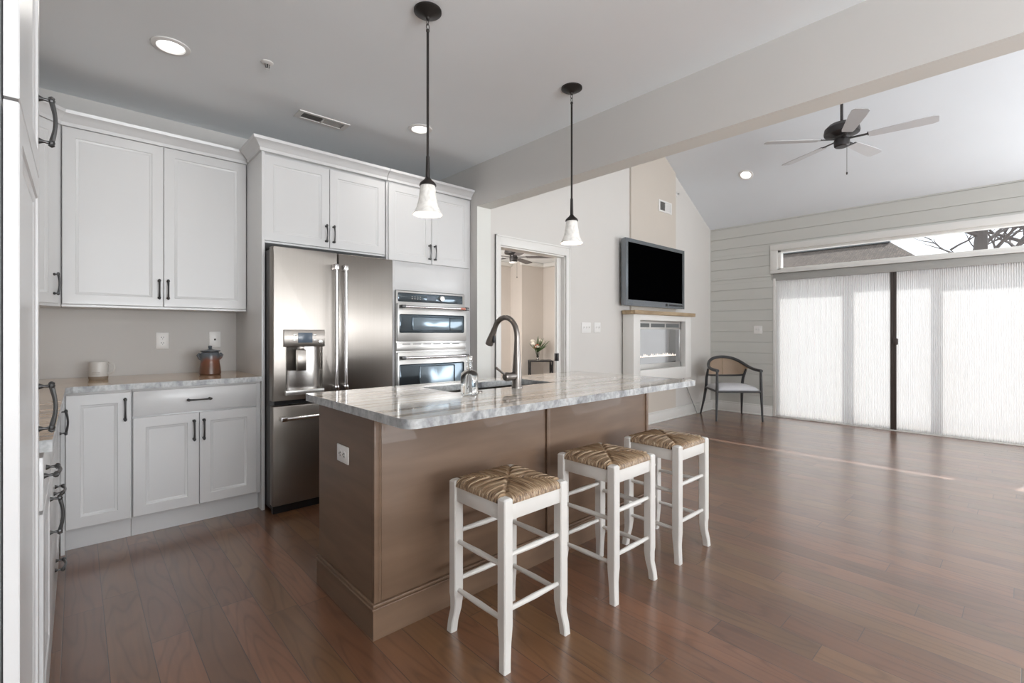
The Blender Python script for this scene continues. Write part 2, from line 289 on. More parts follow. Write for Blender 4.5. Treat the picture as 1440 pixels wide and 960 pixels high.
# ------------------------------------------------------------------ mesh helpers
class B:
    def __init__(s): s.bm = bmesh.new(); s.mats = []
    def mi(s, m):
        if m is None: return 0
        if m not in s.mats: s.mats.append(m)
        return s.mats.index(m)
    def _fin(s, verts, rot=None, m=None, faces=None):
        if m is not None:
            i = s.mi(m)
            for f in faces: f.material_index = i
    def box(s, x0, x1, y0, y1, z0, z1, bev=0.0, m=None, seg=2):
        t = bmesh.new()
        bmesh.ops.create_cube(t, size=1)
        for v in t.verts:
            v.co = Vector(((x0 + x1) / 2 + v.co.x * (x1 - x0), (y0 + y1) / 2 + v.co.y * (y1 - y0), (z0 + z1) / 2 + v.co.z * (z1 - z0)))
        if bev > 0: bmesh.ops.bevel(t, geom=list(t.edges), offset=bev, segments=seg, profile=0.5, affect='EDGES')
        return s.merge(t, m)
    def merge(s, t, m=None, mtx=None):
        vs = {}
        for v in t.verts: vs[v] = s.bm.verts.new(mtx @ v.co if mtx else v.co)
        i = s.mi(m)
        for f in t.faces:
            try:
                nf = s.bm.faces.new([vs[v] for v in f.verts]); nf.material_index = i if m else f.material_index
            except ValueError: pass
        t.free(); return s
    def tube(s, pts, r, seg=10, m=None, cap=True):
        pts = [Vector(p) for p in pts]; n = len(pts)
        rs = r if isinstance(r, (list, tuple)) else [r] * n
        i = s.mi(m); rings = []
        up = Vector((0, 0, 1)); prev = None
        for k in range(n):
            d = (pts[min(k + 1, n - 1)] - pts[max(k - 1, 0)]).normalized()
            if prev is None:
                a = d.cross(up)
                if a.length < 1e-3: a = d.cross(Vector((1, 0, 0)))
                a.normalize()
            else:
                a = (prev - d * prev.dot(d))
                if a.length < 1e-4: a = d.cross(up)
                a.normalize()
            prev = a; c = d.cross(a)
            rings.append([s.bm.verts.new(pts[k] + (a * math.cos(2 * PI * j / seg) + c * math.sin(2 * PI * j / seg)) * rs[k]) for j in range(seg)])
        for k in range(n - 1):
            for j in range(seg):
                f = s.bm.faces.new((rings[k][j], rings[k][(j + 1) % seg], rings[k + 1][(j + 1) % seg], rings[k + 1][j])); f.material_index = i
        if cap:
            f = s.bm.faces.new(rings[0][::-1]); f.material_index = i; f = s.bm.faces.new(rings[-1]); f.material_index = i
        return s
    def lathe(s, prof, c=(0, 0, 0), seg=32, m=None, axis='z', wob=None):
        i = s.mi(m); rings = []
        for (r, z) in prof:
            ring = []
            for j in range(seg):
                a = 2 * PI * j / seg; rr = r * (wob(a, z) if wob else 1)
                p = (rr * math.cos(a), rr * math.sin(a), z)
                if axis == 'y': p = (p[0], p[2], p[1])
                elif axis == 'x': p = (p[2], p[0], p[1])
                ring.append(s.bm.verts.new(Vector(p) + Vector(c)))
            rings.append(ring)
        for k in range(len(rings) - 1):
            for j in range(seg):
                f = s.bm.faces.new((rings[k][j], rings[k][(j + 1) % seg], rings[k + 1][(j + 1) % seg], rings[k + 1][j])); f.material_index = i
        for ring, pr in ((rings[0], prof[0]), (rings[-1], prof[-1])):
            if pr[0] > 1e-4:
                f = s.bm.faces.new(ring); f.material_index = i
        return s
    def prism(s, poly, z0, z1, holes=(), m=None, bev=0.0, side=None):
        """outline (x,y) with holes extruded in z"""
        t = bmesh.new(); edges = []
        for lp in [poly] + list(holes):
            vs = [t.verts.new((p[0], p[1], z0)) for p in lp]
            edges += [t.edges.new((vs[k], vs[(k + 1) % len(vs)])) for k in range(len(vs))]
        bmesh.ops.triangle_fill(t, edges=edges, use_beauty=True)
        g = bmesh.ops.extrude_face_region(t, geom=list(t.faces))
        bmesh.ops.translate(t, verts=[e for e in g['geom'] if isinstance(e, bmesh.types.BMVert)], vec=(0, 0, z1 - z0))
        bmesh.ops.recalc_face_normals(t, faces=list(t.faces))
        if side is not None:
            a, b_ = s.mi(m), s.mi(side)
            for f in t.faces: f.material_index = a if abs(f.normal.z) > 0.5 else b_
            return s.merge(t, None)
        return s.merge(t, m)
    def xform(s, mtx): bmesh.ops.transform(s.bm, matrix=mtx, verts=list(s.bm.verts)); return s
    def obj(s, name, m=None, parent=None, ang=35, loc=None):
        bm = s.bm; bmesh.ops.recalc_face_normals(bm, faces=list(bm.faces))
        me = bpy.data.meshes.new(name); bm.to_mesh(me); bm.free()
        if s.mats:
            for x in s.mats: me.materials.append(M[x])
        else: me.materials.append(M[m])
        for p in me.polygons: p.use_smooth = True
        me.set_sharp_from_angle(angle=R(ang))
        o = bpy.data.objects.new(name, me); C.objects.link(o)
        if parent: o.parent = parent
        if loc: o.location = loc
        return o
def first(b, m):
    b.mats = [m]; return b
def tag(o, label, cat, group=None, kind=None):
    o['label'] = label; o['category'] = cat
    if group: o['group'] = group
    if kind: o['kind'] = kind
    return o
def thing(name, label, cat, loc=(0, 0, 0), rotz=0, group=None):
    o = bpy.data.objects.new(name, None); C.objects.link(o); o.location = loc; o.rotation_euler = (0, 0, rotz); o.empty_display_size = 0.1
    return tag(o, label, cat, group)
def struct(o): o['kind'] = 'structure'; return o
def dup(root, loc, rotz=None, label=None):
    def cp(o, par):
        c = o.copy(); C.objects.link(c); c.parent = par
        for ch in [x for x in kids[o.name]]: cp(ch, c)
        return c
    kids = {}
    def walk(o):
        kids[o.name] = [x for x in bpy.data.objects if x.parent == o]
        for x in kids[o.name]: walk(x)
    walk(root); r = cp(root, None); r.location = loc
    if rotz is not None: r.rotation_euler = (0, 0, rotz)
    if label: r['label'] = label
    return r

# ------------------------------------------------------------------ THE SHELL
XW = -0.70      # kitchen left wall
YB = 4.22       # kitchen back wall
XB0, XB1 = 2.708, 2.87   # beam / stub wall
YF = 3.43       # far living wall
XR = 7.42       # patio wall
CZ = 2.75
BZ = 2.368
YR = -4.0       # rear wall
SL = 0.5607; EZ = 2.84
RX = 5.14; RZ = EZ + SL * (XR - RX)

struct(B().box(XW - 0.1, XR + 0.12, YR - 0.1, YB + 0.1, -0.08, 0).obj('floor', 'floor'))
struct(B().box(XB1 + 0.0, XR + 0.12, YF + 0.13, 7.6, -0.08, 0.002).obj('floor', 'carpet'))
bpy.data.objects['floor.001'].name = 'floor_bedroom'
struct(B().box(XW - 0.1, XB0, YR - 0.1, YB + 0.1, CZ, CZ + 0.08).obj('ceiling', 'ceil'))
struct(B().box(XW - 0.1, XW, YR, YB + 0.1, 0, CZ).obj('wall_left', 'wall'))
struct(B().box(XW, XB0, YB, YB + 0.1, 0, CZ).obj('wall_back', 'wall'))
# beam and the stub wall that carries it beside the ovens
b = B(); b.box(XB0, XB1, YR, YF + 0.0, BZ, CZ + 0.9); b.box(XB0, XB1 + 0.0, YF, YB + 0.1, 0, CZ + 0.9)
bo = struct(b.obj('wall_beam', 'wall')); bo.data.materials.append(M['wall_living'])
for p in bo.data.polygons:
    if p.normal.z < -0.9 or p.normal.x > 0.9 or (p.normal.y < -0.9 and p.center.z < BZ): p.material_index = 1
# vault ceiling
b = B()
for (xa, za, xb, zb) in ((XR + 0.12, EZ - SL * 0.12, RX, RZ), (RX, RZ, XB1 - 0.02, RZ - SL * (RX - XB1 + 0.02))):
    t = bmesh.new(); vs = [t.verts.new(p) for p in [(xa, YR - 0.1, za), (xa, YF + 0.1, za), (xb, YF + 0.1, zb), (xb, YR - 0.1, zb),
                                              (xa, YR - 0.1, za + 0.1), (xa, YF + 0.1, za + 0.1), (xb, YF + 0.1, zb + 0.1), (xb, YR - 0.1, zb + 0.1)]]
    for q in ((0, 1, 2, 3), (7, 6, 5, 4), (0, 4, 5, 1), (1, 5, 6, 2), (2, 6, 7, 3), (3, 7, 4, 0)): t.faces.new([vs[k] for k in q])
    b.merge(t)
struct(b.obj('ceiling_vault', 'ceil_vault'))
# far wall with doorway
DX0, DX1, DH = 2.985, 3.93, 2.045
def yprism(poly, y0, y1, holes=(), **k):
    b = B(); b.prism(poly, y0, y1, holes, **k)
    b.xform(Matrix(((1, 0, 0, 0), (0, 0, 1, 0), (0, 1, 0, 0), (0, 0, 0, 1)))); return b
def gable(): return [(XB1 - 0.0, 0), (DX0, 0), (DX0, DH), (DX1, DH), (DX1, 0), (XR + 0.1, 0), (XR + 0.1, EZ + 0.0), (RX, RZ + 0.05), (XB1, RZ - SL * (RX - XB1))]
struct(yprism(gable(), YF, YF + 0.12).obj('wall_far', 'wall_far'))
struct(yprism([(5.165, 0.0), (6.285, 0.0), (6.285, 3.445), (RX + 0.02, RZ + 0.03), (5.165, RZ)] if False else [(5.165, 0), (6.285, 0), (6.285, EZ + SL * (XR - 6.285)), (5.165, EZ + SL * (XR - 5.165))], YF - 0.022, YF + 0.001).obj('wall_chase', 'chase'))
# rear wall with two unseen windows added for fill
b = yprism([(XW, 0), (XR + 0.1, 0), (XR + 0.1, EZ), (RX, RZ + 0.05), (XB1, RZ - SL * (RX - XB1)), (XW, CZ + 0.5)], YR - 0.1, YR, holes=[[(-0.4, 0.3), (2.6, 0.3), (2.6, 2.4), (-0.4, 2.4)], [(5.9, 0.3), (7.2, 0.3), (7.2, 2.4), (5.9, 2.4)]])
struct(b.obj('wall_rear', 'wall_far'))
for k, (xa, xb_, za, zb) in enumerate(((-0.4, 2.6, 0.3, 2.4), (5.9, 7.2, 0.3, 2.4))):
    b = B(); wd = 0.06
    b.box(xa, xb_, YR - 0.08, YR - 0.02, za, za + wd); b.box(xa, xb_, YR - 0.08, YR - 0.02, zb - wd, zb)
    for q in range(4):
        xx = xa + (xb_ - xa - wd) * q / 3; b.box(xx, xx + wd, YR - 0.08, YR - 0.02, za, zb)
    struct(b.obj('window_%d' % (k + 2), 'trim'))
# patio wall: openings for slider and transom, plus an unseen opening further back, added for fill
SY0, SY1, SH = -0.20, 2.49, 1.972
TY0, TY1, TZ0, TZ1 = -0.16, 2.449, 2.114, 2.39
b = B()
t = B(); t.prism([(YR, 0), (YR, EZ), (YF, EZ), (YF, 0), (SY1, 0), (SY1, SH), (SY0, SH), (SY0, 0)], XR + 0.014, XR + 0.13, holes=[[(TY0, TZ0), (TY1, TZ0), (TY1, TZ1), (TY0, TZ1)], [(-3.55, 0.3), (-0.45, 0.3), (-0.45, 2.4), (-3.55, 2.4)]])
t.xform(Matrix(((0, 0, 1, 0), (1, 0, 0, 0), (0, 1, 0, 0), (0, 0, 0, 1))))
struct(t.obj('wall_right', 'shiplap'))
b = B(); P0, PI_ = 0.595, 0.1589
def boards(z0, z1, spans):
    for (a, c) in spans:
        if z1 - z0 > 0.01: b.box(XR, XR + 0.016, a, c, z0, z1, 0.0015, seg=1)
k = -4
while True:
    z0 = P0 + k * PI_ + 0.002; z1 = P0 + (k + 1) * PI_ - 0.002; k += 1
    if z0 >= EZ: break
    z0 = max(0.002, z0); z1 = min(EZ, z1)
    if z1 < 0.02: continue
    cuts = sorted({z0, z1, *[c for c in (0.3, SH, 2.062, 2.4, 2.473) if z0 < c < z1]})
    for a, c in zip(cuts[:-1], cuts[1:]):
        mid = (a + c) / 2
        if mid < SH: boards(a, c, [(SY1 + 0.02, YF), (-0.43, SY0 - 0.02)] + ([(YR, -0.43)] if mid < 0.3 else [(YR, -3.57)]))
        elif mid < 2.062: boards(a, c, [(2.54, YF), (-0.43, -0.25), (YR, -3.57)] if mid < 2.4 else [(2.54, YF), (YR, -0.25)])
        elif mid < 2.473: boards(a, c, [(2.54, YF), (-0.43, -0.25), (YR, -3.57)] if mid < 2.4 else [(2.54, YF), (YR, -0.25)])
        else: boards(a, c, [(YR, YF)])
for o in [b.obj('wall_shiplap', 'shiplap')]: struct(o)
# baseboards
def base_y(x0, x1, y, name):
    b = B(); b.box(x0, x1, y - 0.016, y, 0, 0.125, 0.002); b.box(x0, x1, y - 0.011, y, 0.125, 0.152, 0.004); b.box(x0, x1, y - 0.030, y - 0.014, 0, 0.018, 0.005)
    return struct(b.obj(name, 'trim'))
base_y(DX1 + 0.07, XR, YF - 0.022, 'baseboard_far')
b = B(); b.box(XR - 0.016, XR, SY1 + 0.03, YF - 0.02, 0, 0.125, 0.002); b.box(XR - 0.011, XR, SY1 + 0.03, YF - 0.02, 0.125, 0.152, 0.004); b.box(XR - 0.03, XR - 0.014, SY1 + 0.03, YF - 0.02, 0, 0.018, 0.005)
struct(b.obj('baseboard_right', 'trim'))
# doorway casing
b = B()
def casing(b, x0, x1, z1, y, wd=0.066):
    for (a, c) in ((x0 - wd, x0), (x1, x1 + wd)):
        b.box(a, c, y - 0.018, y, 0, z1 + wd + 0.03, 0.003); 
        o = (a, a + 0.014) if a < x0 else (c - 0.014, c)
        b.box(o[0], o[1], y - 0.026, y, 0, z1 + wd + 0.03, 0.003)
    b.box(x0, x1, y - 0.018, y, z1, z1 + wd + 0.03, 0.003)
    b.box(x0 - wd, x1 + wd, y - 0.026, y, z1 + wd + 0.014, z1 + wd + 0.03, 0.003)
casing(b, DX0, DX1, DH, YF)
b.box(DX0 - 0.001, DX0 + 0.014, YF, YF + 0.12, 0, DH); b.box(DX1 - 0.014, DX1 + 0.001, YF, YF + 0.12, 0, DH); b.box(DX0, DX1, YF, YF + 0.12, DH - 0.014, DH + 0.001)
struct(b.obj('trim_1', 'trim'))
d = struct(B().box(DX1 - 0.085, DX1 - 0.015, YF + 0.045, YF + 0.08, 0.012, DH - 0.02, 0.003).obj('door_1', 'trim'))
B().box(DX1 - 0.087, DX1 - 0.055, YF + 0.041, YF + 0.084, 0.90, 0.985, 0.004).obj('latch', 'black', d)

# bedroom beyond the doorway
BX, BY, BC = 7.42, 7.45, 2.70
struct(B().box(XB1 - 0.1, BX + 0.1, BY, BY + 0.1, 0, BC).obj('wall_bedroom_back', 'bedroom'))
struct(B().box(BX, BX + 0.1, YF + 0.12, BY, 0, BC).obj('wall_bedroom_right', 'bedroom'))
struct(B().box(XB1 - 0.1, XB1 - 0.0, YF + 0.12, BY, 0, BC).obj('wall_bedroom_left', 'bedroom'))
struct(B().box(XB1 - 0.1, BX + 0.1, YF + 0.12, BY + 0.1, BC, BC + 0.08).obj('ceiling_bedroom', 'ceil'))
struct(B().box(6.78, BX, BY - 0.35, BY, 0, BC).obj('wall_bedroom_jog', 'bedroom'))
b = B(); b.box(XB1, 6.78, BY - 0.07, BY, BC - 0.09, BC, 0.02); b.box(BX - 0.07, BX, YF + 0.12, BY - 0.35, BC - 0.09, BC, 0.02); b.box(6.71, BX, BY - 0.42, BY - 0.35, BC - 0.09, BC, 0.02)
struct(b.obj('trim_2', 'trim'))
b = B(); b.box(XB1, 6.78, BY - 0.016, BY, 0, 0.14, 0.003); b.box(BX - 0.016, BX, YF + 0.12, BY - 0.35, 0, 0.14, 0.003); b.box(6.78, BX, BY - 0.366, BY - 0.35, 0, 0.14, 0.003)
struct(b.obj('baseboard_bedroom', 'trim'))

# transom window
b = B()
x0, x1 = XR - 0.02, XR
for (a, c, za, zb) in ((TY0 - 0.09, TY1 + 0.094, TZ1, 2.474), (TY0 - 0.09, TY1 + 0.094, 2.062, TZ0), (TY1, TY1 + 0.094, TZ0, TZ1), (TY0 - 0.09, TY0, TZ0, TZ1)):
    b.box(x0, XR + 0.02, a, c, za, zb, 0.003)
b.box(XR - 0.028, XR, TY0 - 0.09, TY1 + 0.094, 2.062, 2.075, 0.002)
for (a, c, za, zb) in ((TY0, TY1, TZ0, TZ0 + 0.02), (TY0, TY1, TZ1 - 0.03, TZ1), (TY1 - 0.04, TY1, TZ0, TZ1), (TY0, TY0 + 0.04, TZ0, TZ1)):
    b.box(XR + 0.005, XR + 0.1, a, c, za, zb, 0.004)
wn = struct(b.obj('window_1', 'trim'))
B().box(XR + 0.05, XR + 0.056, TY0 + 0.03, TY1 - 0.03, TZ0 + 0.01, TZ1 - 0.02).obj('pane', 'glass', wn)
# patio slider
b = B()
for (a, c, za, zb) in ((SY0, SY1, SH - 0.05, SH), (SY0, SY1, 0.0, 0.05), (SY1 - 0.04, SY1, 0, SH), (SY0, SY0 + 0.04, 0, SH)):
    b.box(XR + 0.03, XR + 0.20, a, c, za, zb, 0.003)
sl = struct(b.obj('door_2', 'trim'))
pw = (SY1 - SY0 - 0.08) / 3
for q in range(3):
    ya = SY0 + 0.04 + q * pw; yb_ = ya + pw; xx = XR + (0.10 if q == 1 else 0.14)
    b = B(); st = 0.055
    for (a, c, za, zb) in ((ya, yb_, 0.05, 0.13), (ya, yb_, SH - 0.12, SH - 0.05), (ya - 0.01, ya + st, 0.05, SH - 0.05), (yb_ - st, yb_ + 0.01, 0.05, SH - 0.05)):
        b.box(xx, xx + 0.035, a, c, za, zb, 0.003)
    pn = b.obj('door_panel', 'trim', sl)
    B().box(xx + 0.014, xx + 0.02, ya + st - 0.005, yb_ - st + 0.005, 0.125, SH - 0.115).obj('pane', 'glass', pn)
# narrow white jamb trim beside the shades, floor threshold
b = B(); b.box(XR - 0.004, XR + 0.03, SY1 - 0.012, SY1 + 0.022, 0, SH + 0.02, 0.002); b.box(XR - 0.012, XR + 0.03, SY0, SY1, 0.0, 0.012, 0.003)
struct(b.obj('trim_3', 'trim'))

# cellular shades
def shade(y0, y1, label, meet, knob):
    t = thing('cellular_shade', label, 'window shade', (XR + 0.016, (y0 + y1) / 2, 0), 0, 'vertical cellular shades over the patio slider')
    h = (y1 - y0) / 2; bm = bmesh.new(); n = int((y1 - y0) / 0.019) * 2; zs = (0.018, SH - 0.012)
    rows = [[bm.verts.new((0.006 if k % 2 else -0.006, -h + 2 * h * k / n, z)) for k in range(n + 1)] for z in zs]
    rows2 = [[bm.verts.new((0.009 - (0.006 if k % 2 else -0.006) + 0.004, -h + 2 * h * k / n, z)) for k in range(n + 1)] for z in zs]
    for k in range(n): bm.faces.new((rows[0][k], rows[0][k + 1], rows[1][k + 1], rows[1][k]))
    b = B(); b.merge(bm) if False else None
    bb = B(); t2 = bm
    for f in list(t2.verts):
        if not f.link_faces: t2.verts.remove(f)
    bb.merge(t2); bb.obj('fabric', 'blind', t, ang=10)
    s = -1 if meet == 'low' else 1
    B().box(-0.014, 0.012, s * h - 0.014, s * h + 0.014, 0.015, SH - 0.012, 0.003).obj('rail', 'rail_brown', t)
    e = -s
    B().box(-0.006, 0.008, e * h - 0.006, e * h + 0.002, 0.015, SH - 0.012, 0.001).obj('side_channel', 'trim', t)
    if knob:
        k_ = B(); k_.box(-0.045, -0.012, s * h - 0.034, s * h + 0.012, 1.06, 1.14, 0.012); k_.obj('handle', 'rail_brown', t)
    return t
shade(1.155, SY1 - 0.016, 'white pleated vertical shade nearest the black armchair', 'low', False)
shade(SY0 + 0.045, 1.125, 'white pleated vertical shade at the right, carrying the dark pull handle', 'high', True)
t = thing('shade_headrail', 'headrail above the two pleated vertical shades, coloured as the shadowed recess head', 'headrail', (XR, (SY0 + SY1) / 2, SH))
B().box(-0.002, 0.04, -1.37, 1.37, -0.012, 0.0885, 0.003).obj('valance', 'headrail', t)

# ------------------------------------------------------------------ OUTSIDE
struct(B().box(XR + 0.12, 40, -25, 25, -0.25, -0.12).obj('ground_patio', 'concrete'))
# unseen eave over the patio, depth set to leave a slit of sun
b = B(); b.box(XR + 0.13, XR + 0.40, YR, YF + 3, 2.62, 2.70); struct(b.obj('sun_slit_eave', 'siding'))
t = thing('neighbour_house', 'brown-roofed house seen through the left end of the transom window', 'house', (19, 8.0, -0.12))
B().box(-3, 3, -6.5, 6.5, 0, 2.45).obj('wall', 'siding', t)
b = B(); t_ = bmesh.new()
vs = [t_.verts.new(p) for p in [(-3.4, -7, 2.5), (-3.4, 7, 2.5), (0, 5, 4.22), (0, -5, 4.22), (3.4, -7, 2.5), (3.4, 7, 2.5), (-3.4, -7, 2.4), (-3.4, 7, 2.4), (3.4, -7, 2.4), (3.4, 7, 2.4)]]
for q in ((0, 1, 2, 3), (4, 3, 2, 5), (0, 3, 4), (1, 5, 2), (0, 6, 7, 1), (4, 5, 9, 8), (0, 4, 8, 6), (1, 7, 9, 5), (6, 8, 9, 7)): t_.faces.new([vs[k] for k in q])
b.merge(t_); b.obj('roof', 'roof', t)
B().box(-3.48, -3.4, -7, 7, 2.38, 2.5).obj('gutter', 'trim', t)
B().box(-0.12, 0.12, -5, 5, 4.2, 4.30).obj('ridge_cap', 'slot_grey', t)
# bare trees
def tree(x, y, h, label, seed, lean=0.0):
    rnd = random.Random(seed)
    t = thing('bare_tree', label, 'tree', (x, y, -0.12), 0, 'bare trees beyond the patio')
    B().tube([(0, 0, 0), (lean * 0.3, 0.05, h * 0.3), (lean * 0.7, 0.0, h * 0.62), (lean, 0.1, h)], [0.2, 0.15, 0.11, 0.03], 8).obj('trunk', 'bark', t)
    b = B()
    def br(p, d, ln, r, lv):
        pts = [p]; dd = Vector(d)
        for k in range(5):
            dd = (dd + Vector((rnd.uniform(-.3, .3), rnd.uniform(-.3, .3), rnd.uniform(-.12, .22)))).normalized()
            p = p + dd * ln / 5; pts.append(p)
            if lv and k > 0: br(p, (dd + Vector((rnd.uniform(-1, 1), rnd.uniform(-1, 1), rnd.uniform(-.2, .6)))).normalized(), ln * 0.55, r * 0.55, lv - 1)
        b.tube(pts, [r * (1 - 0.16 * k) for k in range(6)], 5)
    for k in range(9):
        z = h * (0.42 + 0.055 * k); f = z / h
        a = rnd.uniform(0, 2 * PI); br(Vector((lean * f, 0.03, z)), (math.cos(a), math.sin(a), 0.45), h * 0.34, 0.05, 2)
    b.obj('branches', 'bark', t)
tree(14.2, 0.72, 5.4, 'bare tree with the thickest trunk, standing right of the neighbour roof', 5, 0.5)
tree(17.5, -0.05, 6.0, 'thinner bare tree behind, toward the right end of the transom window', 9, -0.3)

# ------------------------------------------------------------------ KITCHEN CABINETS (local frame: x along the run, y into the wall, front faces -y)
def panel_door(x0, x1, z0, z1, y, th=0.02, fr=0.058, rec=0.009):
    bm = bmesh.new()
    def loop(i, yy): return [bm.verts.new((x, yy, z)) for x, z in ((x0 + i, z0 + i), (x1 - i, z0 + i), (x1 - i, z1 - i), (x0 + i, z1 - i))]
    ls = [loop(0, y + th), loop(0, y + 0.002), loop(0.002, y), loop(fr, y), loop(fr + 0.003, y + 0.004), loop(fr + 0.012, y + 0.006), loop(fr + 0.016, y + rec)]
    for a, c in zip(ls[:-1], ls[1:]):
        for k in range(4): bm.faces.new((a[k], a[(k + 1) % 4], c[(k + 1) % 4], c[k]))
    bm.faces.new(ls[-1]); bm.faces.new(ls[0][::-1])
    b = B(); b.merge(bm); return b
def slab_front(x0, x1, z0, z1, y, th=0.02):
    b = B(); b.box(x0, x1, y, y + th, z0, z1, 0.003); return b
def pull(cx, cz, y, ln=0.112, vert=True):
    b = B(); h = ln / 2
    pts = []; rs = []
    for k in range(13):
        s = k / 12; a = -h + ln * s
        out = -0.024 - 0.008 * math.sin(PI * s)
        pts.append((0, out, a)); rs.append(0.0034 + 0.0022 * abs(math.cos(PI * s)) ** 3 + 0.0012 * math.sin(PI * s))
    b.tube(pts, rs, 8)
    for s in (-1, 1):
        b.lathe([(0.0085, 0.0), (0.007, -0.003), (0.0034, -0.010), (0.0045, -0.019), (0.0085, -0.022), (0.0085, -0.027), (0.004, -0.031), (0.0, -0.032)], (0, 0, s * h), 10, axis='y')
        b.tube([(0, -0.0245, s * h), (0, -0.0245, s * (h + 0.008)), (0, -0.0245, s * (h + 0.012))], [0.005, 0.0072, 0.002], 8)
    if not vert: b.xform(Matrix.Rotation(PI / 2, 4, 'Y'))
    b.xform(Matrix.Translation((cx, y, cz))); return b
def add_door(t, x0, x1, z0, z1, y, hx=None, hz=None, vert=True, flat=False, name=None, th=0.02, ln=0.112):
    d = (slab_front(x0, x1, z0, z1, y, th) if flat else panel_door(x0, x1, z0, z1, y, th)).obj(name or ('drawer' if flat else 'door'), 'cab', t)
    if hx is not None: pull(hx, hz, y, ln, vert).obj('handle', 'pewter', d)
    return d
G = 0.003
# back run base cabinets. y face of doors = 3.52
YD = 3.52
def base_carcass(t, w, depth=0.69, ztop=0.878, toe=0.075, z0=0.12, leftp=0, rightp=0):
    b = B(); b.box(0, w, 0.02, depth, z0, ztop, 0.001); b.box(0, w, 0.08, 0.10, 0, z0)
    b.obj('body', 'cab', t)
t = thing('base_cabinet', 'white base cabinet with one tall door, in the inner corner under the mug', 'cabinet', (-0.05, YD, 0), 0, 'white cabinets under the back counter')
base_carcass(t, 0.284); B().box(-0.017, 0.0, 0.012, 0.03, 0, 0.878).obj('filler', 'cab', t); add_door(t, 0.003, 0.279, 0.132, 0.862, 0, 0.253, 0.764)
t = thing('base_cabinet', 'white base cabinet with a drawer over two doors, left of the refrigerator', 'cabinet', (0.236, YD, 0), 0, 'white cabinets under the back counter')
base_carcass(t, 0.683)
add_door(t, 0.003, 0.655, 0.716, 0.862, 0, 0.328, 0.789, vert=False, flat=True)
add_door(t, 0.003, 0.327, 0.132, 0.706, 0, 0.30, 0.60); add_door(t, 0.331, 0.655, 0.132, 0.706, 0, 0.352, 0.60)
# left run (faces +X) from inner corner toward the camera; rotz=+90: local x -> world +Y
XD = -0.068
def left_thing(name, label, cat, y0, group=None): return thing(name, label, cat, (XD, y0, 0), PI / 2, group)
t = left_thing('base_cabinet', 'white left-run base cabinet with vertical pull, beside the inner corner', 'cabinet', 2.905, 'white cabinets under the left counter')
b = B(); b.box(0, 0.625, 0.02, 0.618, 0.12, 0.878, 0.001); b.box(0, 0.69, 0.004, 0.03, 0, 0.12); b.obj('body', 'cab', t)
add_door(t, 0.003, 0.60, 0.132, 0.862, 0, 0.50, 0.735)
t = left_thing('base_cabinet', 'white left-run drawer base cabinet with horizontal pulls', 'cabinet', 2.285, 'white cabinets under the left counter')
b = B(); b.box(0, 0.617, 0.02, 0.618, 0.12, 0.878, 0.001); b.box(0, 0.617, 0.004, 0.03, 0, 0.12); b.obj('body', 'cab', t)
add_door(t, 0.003, 0.614, 0.716, 0.862, 0, None, None, flat=True)
add_door(t, 0.003, 0.614, 0.424, 0.710, 0, 0.36, 0.570, vert=False, flat=True)
add_door(t, 0.003, 0.614, 0.132, 0.418, 0, 0.48, 0.225, vert=False, flat=True)
t = left_thing('base_cabinet', 'nearest white left-run base cabinet, drawer above a paneled door', 'cabinet', 1.815, 'white cabinets under the left counter')
b = B(); b.box(0, 0.467, 0.02, 0.618, 0.12, 0.878, 0.001); b.box(0, 0.467, 0.004, 0.03, 0, 0.12); b.obj('body', 'cab', t)
add_door(t, 0.003, 0.464, 0.716, 0.862, 0, 0.085, 0.806, vert=False, flat=True)
add_door(t, 0.003, 0.464, 0.132, 0.706, 0, 0.415, 0.585)
# counter (L)
t = thing('countertop', 'L-shaped tan granite countertop under the mug and the crock', 'countertop', (0, 0, 0.878))
b = B(); z1 = 0.033
b.prism([(XW + 0.003, 1.802), (-0.05, 1.802), (-0.046, 3.455), (-0.016, 3.485), (0.919, 3.485), (0.919, YB - 0.003), (XW + 0.003, YB - 0.003)], 0.0, z1, m='granite', side='stone_edge')
b.obj('slab', 'granite', t)

# tall pantry at the very left
t = left_thing('pantry_cabinet', 'tall white pantry cabinet at the left edge, two stacked doors', 'cabinet', 1.29)
t.location = (-0.075, 1.206, 0)
b = B(); b.box(0.0, 0.585, 0.024, 0.618, 0.10, 2.44, 0.001); b.box(0, 0.585, 0.03, 0.10, 0, 0.10); b.obj('body', 'cab', t)
add_door(t, 0.0, 0.585, 0.112, 1.608, 0, 0.562, 1.004, th=0.02)
add_door(t, 0.0, 0.585, 1.614, 2.43, 0, 0.562, 1.765, th=0.02)
def crown_profile(pts, z0, name, parent, closed_top=True):
    """pts: polyline in plan (local) of the cabinet face; outward normal to the right-hand side of travel"""
    prof = [(0.0, 0.0), (0.012, 0.0), (0.014, 0.02), (0.022, 0.028), (0.030, 0.042), (0.048, 0.058), (0.060, 0.062), (0.064, 0.080), (0.0, 0.080)]
    P = [Vector(p) for p in pts]; nrm = []
    for k in range(len(P) - 1):
        d = (P[k + 1] - P[k]).normalized(); nrm.append(Vector((d.y, -d.x)))
    bm = bmesh.new(); rings = []
    for k in range(len(P)):
        if k == 0: o = nrm[0]
        elif k == len(P) - 1: o = nrm[-1]
        else:
            s = nrm[k - 1] + nrm[k]; o = s / (1 + nrm[k - 1].dot(nrm[k]))
        rings.append([bm.verts.new((P[k].x + o.x * q[0], P[k].y + o.y * q[0], z0 + q[1])) for q in prof])
    m = len(prof)
    for k in range(len(P) - 1):
        for j in range(m): bm.faces.new((rings[k][j], rings[k][(j + 1) % m], rings[k + 1][(j + 1) % m], rings[k + 1][j]))
    bm.faces.new(rings[0][::-1]); bm.faces.new(rings[-1])
    b = B(); b.merge(bm); return b.obj(name, 'cab', parent, ang=25)
